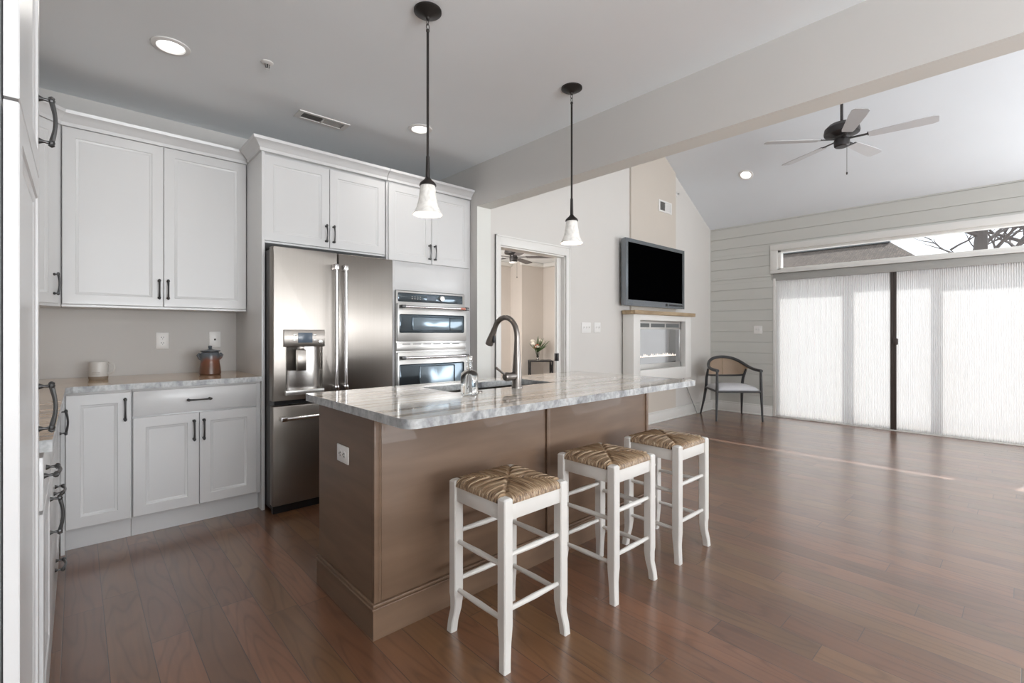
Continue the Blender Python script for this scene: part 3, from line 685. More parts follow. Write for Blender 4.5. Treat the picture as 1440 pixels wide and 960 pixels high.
crown_profile([(0.0, 0.60), (0.0, 0.0), (0.585, 0.0), (0.585, 0.3)], 2.44, 'crown', t)

# wall cabinets on the back wall. door face y = 3.90
YU = 3.90
t = thing('wall_cabinet', 'white two-door wall cabinet above the mug and crock counter', 'cabinet', (-0.070, YU, 1.362), 0, 'white wall cabinets')
b = B(); b.box(0, 0.990, 0.02, 0.317, 0, 1.085, 0.001); b.box(0, 0.990, 0.004, 0.022, -0.0, 0.012); b.obj('body', 'cab', t)
add_door(t, 0.003, 0.4925, 0.016, 1.078, 0, 0.470, 0.13); add_door(t, 0.4965, 0.987, 0.016, 1.078, 0, 0.518, 0.13)
crown_profile([(0.0, 0.0), (0.988, 0.0)], 1.08, 'crown', t)
# diagonal corner wall cabinet
t = thing('corner_wall_cabinet', 'diagonal white corner wall cabinet, half hidden behind the tall pantry', 'cabinet', (-0.0725, YU, 1.362), 0, 'white wall cabinets')
b = B(); dg = 0.292
b.prism([(0, 0.016), (-dg + 0.012, -dg + 0.028), (-0.622, -dg + 0.028), (-0.622, 0.315), (0, 0.315)], 0, 1.085); b.obj('body', 'cab', t)
ln_ = math.hypot(dg, dg)
db = panel_door(0.004, ln_ - 0.03, 0.016, 1.078, 0.0); rot = Matrix.Translation((-dg + 0.012, -dg + 0.012, 0)) @ Matrix.Rotation(PI / 4, 4, 'Z')
db.xform(rot); dd = db.obj('door', 'cab', t); hb = pull(ln_ - 0.055, 0.13, 0.0); hb.xform(rot); hb.obj('handle', 'pewter', dd)
crown_profile([(-0.5, -dg + 0.012), (-dg + 0.008, -dg + 0.012), (-0.003, 0.0)], 1.08, 'crown', t)

# fridge surround + over-fridge cabinet, face y=3.53
YT = 3.53
t = thing('refrigerator_surround', 'white tall side panel and two-door cabinet above the refrigerator', 'cabinet', (0.922, YT, 0), 0)
b = B(); b.box(0, 0.020, -0.01, 0.687, 0, 2.44, 0.001); b.obj('side_panel', 'cab', t)
b = B(); b.box(0.020, 0.924, 0.02, 0.687, 1.825, 2.44, 0.001); b.obj('body', 'cab', t)
add_door(t, 0.018, 0.465, 1.838, 2.425, 0, 0.439, 1.94); add_door(t, 0.469, 0.916, 1.838, 2.425, 0, 0.495, 1.94)
crown_profile([(0.0, 0.304), (0.0, -0.008), (0.924, -0.008)], 2.44, 'crown', t)
# oven cabinet
OX = 1.850
t = thing('oven_cabinet', 'tall white oven cabinet with two upper doors beside the doorway wall', 'cabinet', (OX, YT, 0), 0)
OW = XB0 - OX - 0.004
b = B(); b.box(0, 0.075, 0.0, 0.687, 0.0, 1.80, 0.001); b.box(OW - 0.075, OW, 0.0, 0.687, 0.0, 1.80, 0.001); b.box(0, OW, 0.0, 0.687, 1.80, 2.44, 0.001) ; b.box(0.075, OW - 0.075, 0.0, 0.687, 1.56, 1.80, 0.001)
b.box(0.075, OW - 0.075, 0.0, 0.687, 0.0, 0.36, 0.001); b.box(0.075, OW - 0.075, 0.6, 0.687, 0.36, 1.56)
b.obj('body', 'cab', t)
add_door(t, 0.012, 0.419, 1.80, 2.425, -0.018, 0.394, 1.88 + 0.02); add_door(t, 0.423, OW - 0.022, 1.80, 2.425, -0.018, 0.449, 1.90)
crown_profile([(0.0, -0.008), (OW - 0.0, -0.008)], 2.44, 'crown', t)

# ------------------------------------------------------------------ REFRIGERATOR
t = thing('refrigerator', 'stainless french door refrigerator with water dispenser', 'refrigerator', (1.382, 3.36, 0))
W2 = 0.436
B().box(-W2 + 0.004, W2 - 0.004, 0.075, 0.80, 0.03, 1.765, 0.004).obj('body', 'fridge_side', t)
def fdoor(x0, x1, z0, z1, name, hole=None):
    b = B()
    if hole is None: b.box(x0, x1, 0, 0.068, z0, z1, 0.010, seg=3)
    else:
        hx0, hx1, hz0, hz1 = hole
        b.prism([(x0 + .0, z0), (x1, z0), (x1, z1), (x0, z1)], 0.0, 0.068, holes=[[(hx0, hz0), (hx1, hz0), (hx1, hz1), (hx0, hz1)]])
        b.xform(Matrix(((1, 0, 0, 0), (0, 0, 1, 0), (0, 1, 0, 0), (0, 0, 0, 1))))
        bmesh.ops.recalc_face_normals(b.bm, faces=list(b.bm.faces))
        es = [e for e in b.bm.edges if abs(e.calc_face_angle(0)) > 1 and all(abs(v.co.y) < 1e-4 for v in e.verts) and (all(abs(v.co.x - x0) < 1e-4 for v in e.verts) or all(abs(v.co.x - x1) < 1e-4 for v in e.verts))]
        bmesh.ops.bevel(b.bm, geom=es, offset=0.010, segments=3, profile=0.5, affect='EDGES')
    return b.obj(name, 'steel', t)
HX0, HX1, HZ0, HZ1 = -0.355, -0.110, 0.815, 1.115
dl = fdoor(-W2, -0.003, 0.752, 1.775, 'door', (HX0, HX1, HZ0, HZ1))
dr = fdoor(0.003, W2, 0.752, 1.775, 'door')
fz = fdoor(-W2, W2, 0.055, 0.718, 'drawer')
B().box(-W2 + 0.03, W2 - 0.03, 0.055, 0.075, 0.715, 0.755).obj('gap_gasket', 'black', t)
B().box(-W2 + 0.01, W2 - 0.01, 0.03, 0.07, 0.0, 0.05).obj('kick_grille', 'black', t)
for hx, dd in ((-0.034, dl), (0.034, dr)):
    b = B(); b.tube([(hx, -0.055, 0.805), (hx, -0.055, 1.68)], 0.0135, 14)
    b.box(hx - 0.014, hx + 0.014, -0.068, 0.0, 0.795, 0.835, 0.004); b.box(hx - 0.014, hx + 0.014, -0.068, 0.0, 1.65, 1.69, 0.004)
    b.obj('handle', 'handle_steel', dd)
b = B(); b.tube([(-0.39, -0.055, 0.635), (0.39, -0.055, 0.635)], 0.0135, 14); b.box(-0.40, -0.36, -0.068, 0.0, 0.621, 0.649, 0.004); b.box(0.36, 0.40, -0.068, 0.0, 0.621, 0.649, 0.004)
b.obj('handle', 'handle_steel', fz)
# dispenser
b = B(); b.box(HX0 - 0.015, HX1 + 0.012, -0.014, 0.01, HZ1 - 0.005, 1.225, 0.004); b.obj('dispenser_panel', 'steel', dl)
ob = B(); ob.box(HX0 + 0.075, HX1 - 0.075, -0.017, -0.013, 1.137, 1.205, 0.001); ob.obj('dispenser_screen', 'lcd', dl)
for px_ in (HX0 + 0.055, HX1 - 0.058):
    for zz in (1.155, 1.190): B().box(px_ - 0.011, px_ + 0.011, -0.018, -0.013, zz - 0.005, zz + 0.005, 0.002).obj('dispenser_button', 'steel_light', dl)
b = B(); b.lathe([(0.012, 0.0), (0.012, -0.008), (0.0, -0.010)], (HX1 - 0.02, -0.013, 1.145), 14, axis='y'); b.obj('dispenser_button', 'steel_light', dl)
# curved recess
b = B(); bm = bmesh.new(); n = 14; w2 = (HX1 - HX0) / 2; cx = (HX0 + HX1) / 2
rws = [[bm.verts.new((cx - w2 * math.cos(PI * k / n), 0.004 + 0.062 * math.sin(PI * k / n) ** 0.6, z)) for k in range(n + 1)] for z in (HZ0, HZ1)]
for k in range(n): bm.faces.new((rws[0][k], rws[0][k + 1], rws[1][k + 1], rws[1][k]))
b.merge(bm); b.box(HX0, HX1, 0.0, 0.066, HZ0 - 0.0, HZ0 + 0.003); b.obj('dispenser_recess', 'recess_steel', dl)
B().box(HX0 - 0.006, HX1 + 0.006, -0.018, 0.01, HZ0 - 0.03, HZ0 + 0.002, 0.003).obj('drip_tray', 'steel_light', dl)
b = B(); b.box(cx - 0.045, cx + 0.015, 0.005, 0.04, 0.945, 1.09, 0.006); b.box(cx - 0.03, cx + 0.0, 0.0, 0.03, 1.085, 1.12, 0.004); b.obj('dispenser_lever', 'steel', dl)

# ------------------------------------------------------------------ WALL OVENS
t = thing('double_wall_oven', 'stainless combination wall oven built into the white cabinet', 'oven', (OX + 0.078, YT - 0.02, 0))
OWD = OW - 0.156
B().box(0.004, OWD - 0.004, 0.022, 0.58, 0.365, 1.55).obj('body', 'fridge_side', t)
b = B(); b.box(0, OWD, 0, 0.02, 0.36, 1.555, 0.002); b.obj('frame', 'steel_light', t)
pc = B().box(0.015, OWD - 0.03, -0.006, 0.0, 1.465, 1.538, 0.006).obj('control_panel', 'oven_glass', t)
B().box(0.29, 0.38, -0.0075, -0.0055, 1.485, 1.52).obj('display', 'copper' if False else 'lcd', pc)
b = B(); b.lathe([(0.024, 0.0), (0.022, -0.022), (0.0, -0.024)], (0.435, -0.006, 1.505), 20, axis='y'); b.obj('knob', 'steel_light', pc)
b = B()
for q in range(4):
    for r_ in range(2): b.box(0.14 + 0.026 * q, 0.152 + 0.026 * q, -0.0072, -0.006, 1.49 + r_ * 0.016, 1.494 + r_ * 0.016)
b.obj('button', 'steel', pc)
def oven_door(z0, z1, wz0, wz1, hz, inner, band):
    d = B().box(0.0, OWD, -0.028, 0.0, z0, z1, 0.005).obj('door', 'steel_light', t)
    w_ = B(); w_.box(0.012, OWD - 0.035, -0.031, -0.027, wz0, wz1, 0.012, seg=3); w_.obj('window', 'oven_glass', d)
    i_ = B(); i_.box(inner[0], inner[1], -0.0325, -0.030, wz0 + 0.022, wz1 - 0.02, 0.010, seg=3); i_.obj('window_screen', 'oven_glass_light', d)
    h_ = B(); h_.tube([(0.02, -0.07, hz), (OWD - 0.02, -0.07, hz)], 0.011, 12); h_.obj('handle', 'handle_steel', d)
    for q_ in (0.012, OWD - 0.045): B().box(q_, q_ + 0.033, -0.083, -0.026, hz - 0.014, hz + 0.014, 0.003).obj('handle_bracket', 'pewter', d)
    if band: B().tube([(OWD - 0.10, -0.07, hz), (OWD - 0.05, -0.07, hz)], 0.0122, 12).obj('handle_collar', 'copper', d)
    return d
oven_door(1.135, 1.45, 1.205, 1.36, 1.42, (0.13, 0.51), True)
b = B(); b.box(0.0, OWD, -0.012, 0.0, 1.055, 1.125, 0.002); ve = b.obj('vent_strip', 'steel_light', t)
b = B()
for q in range(6): b.box(0.05 + 0.1 * q, 0.125 + 0.1 * q, -0.0135, -0.011, 1.108, 1.114)
b.obj('vent_slot', 'slot', ve)
oven_door(0.40, 1.045, 0.50, 0.945, 1.000, (0.20, 0.56), False)

# ------------------------------------------------------------------ ISLAND
t = thing('kitchen_island', 'brown stained wood kitchen island with tall base moulding', 'island', (0, 0, 0))
IX0, IX1, IY0, IY1 = 0.862, 2.83, 1.742, 2.32
b = B(); b.box(IX0 + 0.006, IX1 - 0.006, IY0 + 0.006, IY0 + 0.02, 0.0, 0.878); b.box(IX0 + 0.006, IX1 - 0.006, IY1 - 0.02, IY1, 0.1, 0.878)
b.box(IX0 + 0.006, IX0 + 0.025, IY0, IY1, 0, 0.878); b.box(IX1 - 0.025, IX1 - 0.006, IY0, IY1, 0, 0.878); b.box(IX0 + 0.02, IX1 - 0.02, IY0 + 0.02, IY1 - 0.08, 0.09, 0.11)
b.obj('body', 'island', t)
B().box(IX0, IX0 + 0.006, IY0 + 0.02, IY1, 0.12, 0.877).obj('end_panel', 'island', t)
b = B(); b.box(IX0 - 0.002, IX0 + 0.018, IY0 - 0.002, IY0 + 0.018, 0.12, 0.877, 0.003); b.tube([(IX0 + 0.024, IY0 + 0.003, 0.12), (IX0 + 0.024, IY0 + 0.003, 0.877)], 0.006, 8); b.obj('corner_post', 'island', t)
B().box(IX0 + 0.03, 1.838, IY0, IY0 + 0.006, 0.12, 0.877, 0.001).obj('front_panel', 'island', t)
b = B(); b.box(1.842, 1.868, IY0 - 0.008, IY0 + 0.006, 0.12, 0.877, 0.002); b.obj('batten', 'island', t)
B().box(1.872, IX1 - 0.024, IY0, IY0 + 0.006, 0.12, 0.877, 0.001).obj('front_panel', 'island', t)
b = B(); b.box(IX1 - 0.022, IX1 + 0.004, IY0 - 0.008, IY0 + 0.018, 0.12, 0.877, 0.003); b.obj('corner_post', 'island', t)
b = B()
b.box(IX0 - 0.012, IX1 + 0.012, IY0 - 0.014, IY0, 0, 0.118); b.box(IX0 - 0.012, IX0, IY0 - 0.001, IY1, 0, 0.118); b.box(IX1, IX1 + 0.012, IY0 - 0.001, IY1, 0, 0.118)
b.obj('base_board', 'island', t)
b = B()
for (e, za, zb) in ((0.018, 0.118, 0.125), (0.011, 0.125, 0.137)):
    b.box(IX0 - e, IX1 + e, IY0 - e - 0.002, IY0 + 0.002, za, zb, 0.003); b.box(IX0 - e, IX0, IY0, IY1, za, zb, 0.003); b.box(IX1, IX1 + e, IY0, IY1, za, zb, 0.003)
b.obj('base_cap', 'island', t)
# kitchen-side doors of the island
for q in range(4):
    x0 = IX0 + 0.03 + q * 0.48
    t2 = panel_door(x0, x0 + 0.474, 0.13, 0.86, 0.0); t2.xform(Matrix.Translation((0, 0, 0)))
    t2.xform(Matrix.Translation((2 * x0 + 0.474, IY1 + 0.022, 0)) @ Matrix.Rotation(PI, 4, 'Z')); t2.obj('door', 'island', t)
# island slab with the sink cutout
t = thing('island_countertop', 'grey and cream veined stone top of the island, rounded near corner', 'countertop', (0, 0, 0.878))
CX0, CX1, CY0, CY1 = 0.808, 2.842, 1.395, 2.362
def rc(cx_, cy_, r, a0, a1, n=8): return [(cx_ + r * math.cos(R(a0 + (a1 - a0) * k / n)), cy_ + r * math.sin(R(a0 + (a1 - a0) * k / n))) for k in range(n + 1)]
poly = rc(CX0 + 0.05, CY0 + 0.05, 0.05, 180, 270) + rc(CX1 - 0.04, CY0 + 0.04, 0.04, 270, 360) + rc(CX1 - 0.02, CY1 - 0.02, 0.02, 0, 90) + rc(CX0 + 0.02, CY1 - 0.02, 0.02, 90, 180)
SX0, SX1, SYA, SYB = 1.36, 2.08, 1.905, 2.20
b = B(); b.prism(poly, 0.0, 0.033, holes=[rc(SX0 + .02, SYA + .02, .02, 180, 270, 4) + rc(SX1 - .02, SYA + .02, .02, 270, 360, 4) + rc(SX1 - .02, SYB - .02, .02, 0, 90, 4) + rc(SX0 + .02, SYB - .02, .02, 90, 180, 4)], m='quartzite', side='stone_edge')
b.obj('slab', 'quartzite', t)
# sink
t = thing('sink', 'stainless undermount sink set into the island top', 'sink', ((SX0 + SX1) / 2, (SYA + SYB) / 2, 0.66))
b = B(); a_, c_ = (SX1 - SX0) / 2 + 0.004, (SYB - SYA) / 2 + 0.004
b.box(-a_, a_, -c_, c_, 0, 0.004)
for (p, q, r_, s_) in ((-a_ - .006, -a_, -c_, c_), (a_, a_ + .006, -c_, c_), (-a_, a_, -c_ - .006, -c_), (-a_, a_, c_, c_ + .006)): b.box(p, q, r_, s_, 0, 0.2175)
b.obj('basin', 'steel', t)
b = B(); b.lathe([(0.045, 0.004), (0.045, 0.007), (0.03, 0.006), (0.0, 0.005)], (0, 0, 0), 20); b.obj('drain', 'handle_steel', t)
# faucet
t = thing('faucet', 'dark pewter pull-down gooseneck faucet beside the island sink', 'faucet', (1.735, 1.855, 0.911))
b = B(); b.lathe([(0.030, 0), (0.030, 0.006), (0.026, 0.012), (0.0255, 0.08), (0.023, 0.12), (0.017, 0.20), (0.014, 0.26)], seg=24)
pts = [(0, 0, 0.25)]; Rr = 0.096; cy, cz = Rr, 0.275
for k in range(17):
    a = PI - (PI * 0.86) * k / 16; pts.append((0, cy + Rr * math.cos(a), cz + Rr * 1.06 * math.sin(a)))
b.tube(pts, [0.0145] * len(pts), 14); b.obj('spout', 'faucet_metal', t)
e = Vector(pts[-1]); dr_ = (e - Vector(pts[-2])).normalized()
b = B(); b.tube([e, e + dr_ * 0.03, e + dr_ * 0.085, e + dr_ * 0.105], [0.0155, 0.0175, 0.0225, 0.022], 16); sh = b.obj('spray_head', 'faucet_metal', t)
p = e + dr_ * 0.06 + Vector((0, -0.020, -0.008)); B().box(p.x - 0.006, p.x + 0.006, p.y - 0.006, p.y + 0.006, p.z - 0.022, p.z + 0.022, 0.004).obj('spray_button', 'black', sh)
b = B(); b.lathe([(0.021, 0.0), (0.022, -0.045), (0.024, -0.065), (0.018, -0.078), (0.0, -0.080)], (-0.01, 0, 0.062), 18, axis='x'); b.tube([(-0.075, 0, 0.068), (-0.10, 0, 0.082), (-0.145, 0, 0.112)], [0.008, 0.006, 0.0065], 10); b.obj('lever', 'faucet_metal', t)
t = thing('sink_air_button', 'small dark round button on the stone right of the glass bottle', 'sink button', (1.462, 1.836, 0.911))
B().lathe([(0.017, 0), (0.017, 0.004), (0.014, 0.007), (0, 0.008)], seg=20).obj('button', 'faucet_metal', t)
# glass bottle
t = thing('glass_bottle', 'clear glass bottle standing on the island top beside the sink', 'bottle', (1.375, 1.80, 0.911))
b = B(); sq = lambda a, z: 1.0
prof = [(0.0, 0.001), (0.040, 0.001), (0.043, 0.006), (0.043, 0.088), (0.040, 0.100), (0.030, 0.110), (0.0145, 0.117), (0.0125, 0.150), (0.016, 0.153), (0.016, 0.160), (0.012, 0.162)]
b.lathe(prof, seg=32, wob=lambda a, z: (1 + 0.10 * math.cos(4 * a)) if z < 0.1 else 1)
b.obj('body', 'bottle_glass', t)
b = B(); b.lathe([(0.0, 0.004), (0.037, 0.006), (0.037, 0.012), (0.0, 0.014)], seg=24); b.obj('thick_base', 'bottle_glass', t)
b = B(); b.lathe([(0.0105, 0.13), (0.0105, 0.162), (0.014, 0.165), (0.015, 0.180), (0.010, 0.186), (0.0, 0.187)], seg=20); b.obj('stopper', 'bottle_glass', t)
# outlet on island end
def plate(name, label, cat, loc, rz, gangs=1, kindp='outlet', wd=0.075, hh=0.118, horiz=False, group=None):
    t = thing(name, label, cat, loc, rz, group); g = wd + 0.046 * (gangs - 1)
    B().box(-g / 2, g / 2, -0.006, 0.0, -hh / 2, hh / 2, 0.0025).obj('cover_plate', 'plate', t)
    for q in range(gangs):
        cx_ = (q - (gangs - 1) / 2) * 0.046
        if kindp == 'outlet':
            for s in (-1, 1):
                o = B(); o.lathe([(0.0165, 0.0), (0.0165, -0.008), (0.0, -0.0085)], (cx_, 0, s * 0.0195), 20, axis='y'); oo = o.obj('receptacle', 'plate', t)
                k_ = B(); k_.box(cx_ - 0.008, cx_ - 0.005, -0.010, -0.008, s * 0.0195, s * 0.0195 + 0.009); k_.box(cx_ + 0.005, cx_ + 0.008, -0.010, -0.008, s * 0.0195, s * 0.0195 + 0.009); k_.box(cx_ - 0.002, cx_ + 0.002, -0.010, -0.008, s * 0.0195 - 0.009, s * 0.0195 - 0.004); k_.obj('slot', 'slot', oo)
        elif kindp == 'switch':
            o = B(); o.box(cx_ - 0.006, cx_ + 0.006, -0.0085, -0.004, -0.014, 0.014, 0.002); o.box(cx_ - 0.004, cx_ + 0.004, -0.020, -0.005, 0.000, 0.010, 0.002); o.obj('toggle', 'plate', t)
        else:
            B().box(-0.006, 0.006, -0.012, -0.005, -0.008, 0.006, 0.002).obj('jack', 'slot', t)
    return t
t = plate('electrical_outlet', 'white outlet plate on the brown island end panel', 'outlet', (IX0 - 0.0002, 2.035, 0.672), -PI / 2)
t.rotation_euler = (0, PI / 2, -PI / 2)
plate('electrical_outlet', 'white outlet on the wall between the mug and the crock', 'outlet', (0.452, YB, 1.148), 0)
plate('cable_jack', 'white wall plate with a dark round jack, above the crock', 'wall plate', (0.777, YB, 1.155), 0, kindp='jack')
plate('light_switch', 'triple white toggle switch plate on the wall right of the doorway', 'light switch', (4.29, YF, 1.266), 0, 3, 'switch', group='switch plates on the far wall')
plate('light_switch', 'double white toggle switch plate nearer the fireplace', 'light switch', (4.495, YF, 1.268), 0, 2, 'switch', group='switch plates on the far wall')
plate('light_switch', 'white double switch plate on the horizontal board wall', 'light switch', (XR, 2.715, 1.255), -PI / 2, 2, 'switch')

# ------------------------------------------------------------------ STOOLS
def make_stool():
    t = thing('counter_stool', '', 'stool', (1.28, 1.42, 0), 0, 'white rush-seat stools along the island')
    H = 0.17; lw = 0.021
    for sx in (-1, 1):
        for sy in (-1, 1):
            bm = bmesh.new(); secs = [(0.0, 0.012, 0.0165), (0.04, 0.009, 0.0165), (0.09, 0.001, 0.0175), (0.135, -0.001, 0.020), (0.155, 0.0, lw), (0.604, 0, lw), (0.611, 0, lw - 0.006)]
            rings = []
            for z, off, hw in secs:
                cx_, cy_ = sx * (H - lw + off), sy * (H - lw + off)
                c = 0.004
                rings.append([bm.verts.new((cx_ + p, cy_ + q, z)) for p, q in ((-hw + c, -hw), (hw - c, -hw), (hw, -hw + c), (hw, hw - c), (hw - c, hw), (-hw + c, hw), (-hw, hw - c), (-hw, -hw + c))])
            for a, c2 in zip(rings[:-1], rings[1:]):
                for k in range(8): bm.faces.new((a[k], a[(k + 1) % 8], c2[(k + 1) % 8], c2[k]))
            bm.faces.new(rings[0][::-1]); bm.faces.new(rings[-1])
            b = B(); b.merge(bm); b.obj('leg', 'white_wood', t, ang=30)
    i = H - 2 * lw + 0.004
    for s in (-1, 1):
        y0, y1 = sorted((s * (H - 0.008), s * (H - 0.030)))
        B().box(-i, i, y0, y1, 0.530, 0.588, 0.002).obj('apron', 'white_wood', t)
        B().box(y0, y1, -i, i, 0.530, 0.588, 0.002).obj('apron', 'white_wood', t)
        for z in (0.40, 0.205): B().tube([(-i - .01, s * (H - lw), z), (0, s * (H - lw), z), (i + .01, s * (H - lw), z)], [0.0085, 0.0115, 0.0085], 10).obj('stretcher', 'white_wood', t)
        for z in (0.365, 0.17): B().tube([(s * (H - lw), -i - .01, z), (s * (H - lw), 0, z), (s * (H - lw), i + .01, z)], [0.0085, 0.0115, 0.0085], 10).obj('stretcher', 'white_wood', t)
    # woven seat
    n = 64; bm = bmesh.new(); S = H - 0.002; cut = H - 2 * lw - 0.003
    rnd = random.Random(3)
    def hgt(u, v):
        m = max(abs(u), abs(v)); mn = min(abs(u), abs(v))
        e = 1 - m / S
        z = 0.612 + 0.010 * min(1, e * 3.0) ** 0.7 + 0.004 * e
        edge = (S - m)
        if edge < 0.018: z -= 0.018 - math.sqrt(max(0, 0.018 ** 2 - (0.018 - edge) ** 2))
        dgn = (m - mn)
        z -= 0.007 * math.exp(-(dgn / 0.010) ** 2) * min(1, m / 0.03)
        strand = u if abs(v) > abs(u) else v
        z += 0.0011 * math.sin(strand * 2 * PI / 0.0085) + 0.0008 * math.sin(strand * 2 * PI / 0.0213 + 1.0)
        return z
    n = 128; gx = [-S + 2 * S * k / n for k in range(n + 1)]; V = {}
    def vt(a, c):
        if (a, c) not in V: V[(a, c)] = bm.verts.new((gx[a], gx[c], hgt(gx[a], gx[c])))
        return V[(a, c)]
    for a in range(n):
        for c in range(n):
            u, v = (gx[a] + gx[a + 1]) / 2, (gx[c] + gx[c + 1]) / 2
            if abs(u) > cut and abs(v) > cut: continue
            f = bm.faces.new((vt(a, c), vt(a + 1, c), vt(a + 1, c + 1), vt(a, c + 1))); f.material_index = 0 if abs(u) > abs(v) else 1
    be = [e for e in bm.edges if e.is_boundary]
    r = bmesh.ops.extrude_edge_only(bm, edges=be); nv = [g for g in r['geom'] if isinstance(g, bmesh.types.BMVert)]
    for v in nv: v.co.z = 0.589
    for f in bm.faces:
        if abs(f.normal.z) < 0.3:
            c = f.calc_center_median(); f.material_index = 0 if abs(c.x) > abs(c.y) else 1
    be = [e for e in bm.edges if e.is_boundary]
    bmesh.ops.contextual_create(bm, geom=be)
    b = B(); b.mats = ['rush_x', 'rush_y']; b.merge(bm); b.obj('woven_seat', 'rush_x', t, ang=60)
    return t
st = make_stool(); st['label'] = 'white rush-seat counter stool nearest the island corner, front-most of three'
dup(st, (1.918, 1.408, 0), 0, 'middle white rush-seat stool of the three along the island')
dup(st, (2.472, 1.400, 0), 0, 'white rush-seat stool under the far right end of the island, third from camera')

# ------------------------------------------------------------------ COUNTER ITEMS
t = thing('stoneware_crock', 'lidded brown and blue glazed stoneware crock on the back counter', 'crock', (0.690, 3.90, 0.911))
b = B(); b.lathe([(0, 0.001), (0.060, 0.0), (0.066, 0.008), (0.063, 0.05), (0.058, 0.08), (0.056, 0.10), (0.062, 0.13), (0.056, 0.148), (0.052, 0.157), (0.048, 0.157), (0.05, 0.145)], seg=36); bd = b.obj('body', 'crock', t)
for s in (-1, 1):
    b = B(); b.tube([(s * 0.056, 0, 0.105), (s * 0.066, 0, 0.118), (s * 0.073, 0, 0.138), (s * 0.066, 0, 0.147), (s * 0.054, 0, 0.142)], [0.006, 0.008, 0.009, 0.008, 0.006], 10); b.obj('lug_handle', 'crock', bd)
b = B(); b.lathe([(0.0, 0.158), (0.050, 0.158), (0.062, 0.166), (0.062, 0.170), (0.045, 0.172), (0.014, 0.178), (0.009, 0.184), (0.013, 0.196), (0.010, 0.203), (0, 0.204)], seg=32); b.obj('lid', 'crock', t)
t = thing('mug', 'off-white stoneware mug with bare brown base on the back counter', 'mug', (0.098, 3.95, 0.911), R(-20))
b = B(); b.lathe([(0, 0.02), (0.046, 0.02), (0.048, 0.03), (0.0475, 0.105), (0.045, 0.112), (0.043, 0.110), (0.0435, 0.03), (0, 0.025)], seg=36); bd = b.obj('body', 'mug', t)
B().lathe([(0, 0.0), (0.044, 0.0), (0.0475, 0.006), (0.0475, 0.0205), (0, 0.0205)], seg=36).obj('base', 'mug_base', t)
b = B(); b.tube([(0.046, 0, 0.095), (0.060, 0, 0.104), (0.078, 0, 0.094), (0.083, 0, 0.070), (0.074, 0, 0.045), (0.058, 0, 0.034), (0.046, 0, 0.040)], 0.0055, 8); b.obj('handle', 'mug', t)
b = B()
for k in range(7): b.box(-0.004 + 0.006 * k - 0.012, -0.0 + 0.006 * k - 0.012, -0.0487, -0.047, 0.045, 0.0475); b.box(-0.006 + 0.006 * k - 0.010, -0.002 + 0.006 * k - 0.010, -0.0487, -0.047, 0.036, 0.0375)
b.obj('stamped_marks', 'mug_base', bd)

# ------------------------------------------------------------------ PENDANTS
def make_pendant(loc, label):
    t = thing('pendant_light', label, 'pendant light', (loc[0], loc[1], CZ), 0, 'bell pendants over the island')
    can = B().lathe([(0.0, 0.0), (0.066, 0.0), (0.066, -0.008), (0.050, -0.018), (0.022, -0.026), (0.010, -0.034), (0.008, -0.042), (0, -0.043)], seg=28).obj('canopy', 'bronze', t)
    b = B()
    for k in range(2):
        zc = -0.054 - 0.024 * k
        ring = [(math.cos(a) * 0.008 * (1 if k % 2 else 0), math.cos(a) * 0.008 * (0 if k % 2 else 1), zc + math.sin(a) * 0.015) for a in [2 * PI * q / 12 for q in range(13)]]
        b.tube(ring, 0.0018, 6, cap=False)
    b.obj('chain_link', 'bronze', t)
    b = B(); b.tube([(0, 0, -0.092), (0, 0, -0.79)], 0.0062, 12); b.tube([(0, 0, -0.70), (0, 0, -0.79), (0, 0, -0.81)], [0.0085, 0.0105, 0.0105], 12); b.lathe([(0.004, -0.088), (0.0085, -0.092), (0.0085, -0.10), (0.0062, -0.104)], seg=12); b.obj('rod', 'bronze', t)
    b = B(); b.lathe([(0.010, -0.80), (0.018, -0.812), (0.036, -0.828), (0.040, -0.836), (0.040, -0.842), (0, -0.842)], seg=28); b.obj('cap', 'bronze', t)
    b = B(); b.lathe([(0.030, -0.838), (0.0355, -0.843), (0.039, -0.875), (0.045, -0.915), (0.053, -0.945), (0.064, -0.968), (0.071, -0.978), (0.069, -0.980), (0.061, -0.970), (0.050, -0.945), (0.042, -0.915), (0.036, -0.875), (0.030, -0.845)], seg=40, wob=lambda a, z: 1 + 0.012 * math.cos(8 * a) if z < -0.95 else 1)
    b.obj('shade', 'shade', t)
    B().lathe([(0, -0.845), (0.012, -0.85), (0.013, -0.87), (0.022, -0.895), (0.024, -0.915), (0.015, -0.935), (0, -0.94)], seg=20).obj('bulb', 'bulb', t)
    return t
M['bulb'] = emit('lamp_bulb', (1, 0.93, 0.82), 3.0)
pe = make_pendant((1.242, 1.955), 'bronze pendant with white bell glass shade, nearer the refrigerator and larger in view')
dup(pe, (2.302, 1.955, CZ), None, 'bronze pendant with white bell glass shade, farther right, seen against the beam')
for (x, y) in ((1.242, 1.955), (2.302, 1.955)):
    d = bpy.data.lights.new('pendant_bulb', 'POINT'); d.energy = 0.7; d.color = (1, 0.85, 0.7); d.shadow_soft_size = 0.012
    o = bpy.data.objects.new('pendant_bulb', d); C.objects.link(o); o.location = (x, y, CZ - 0.958)

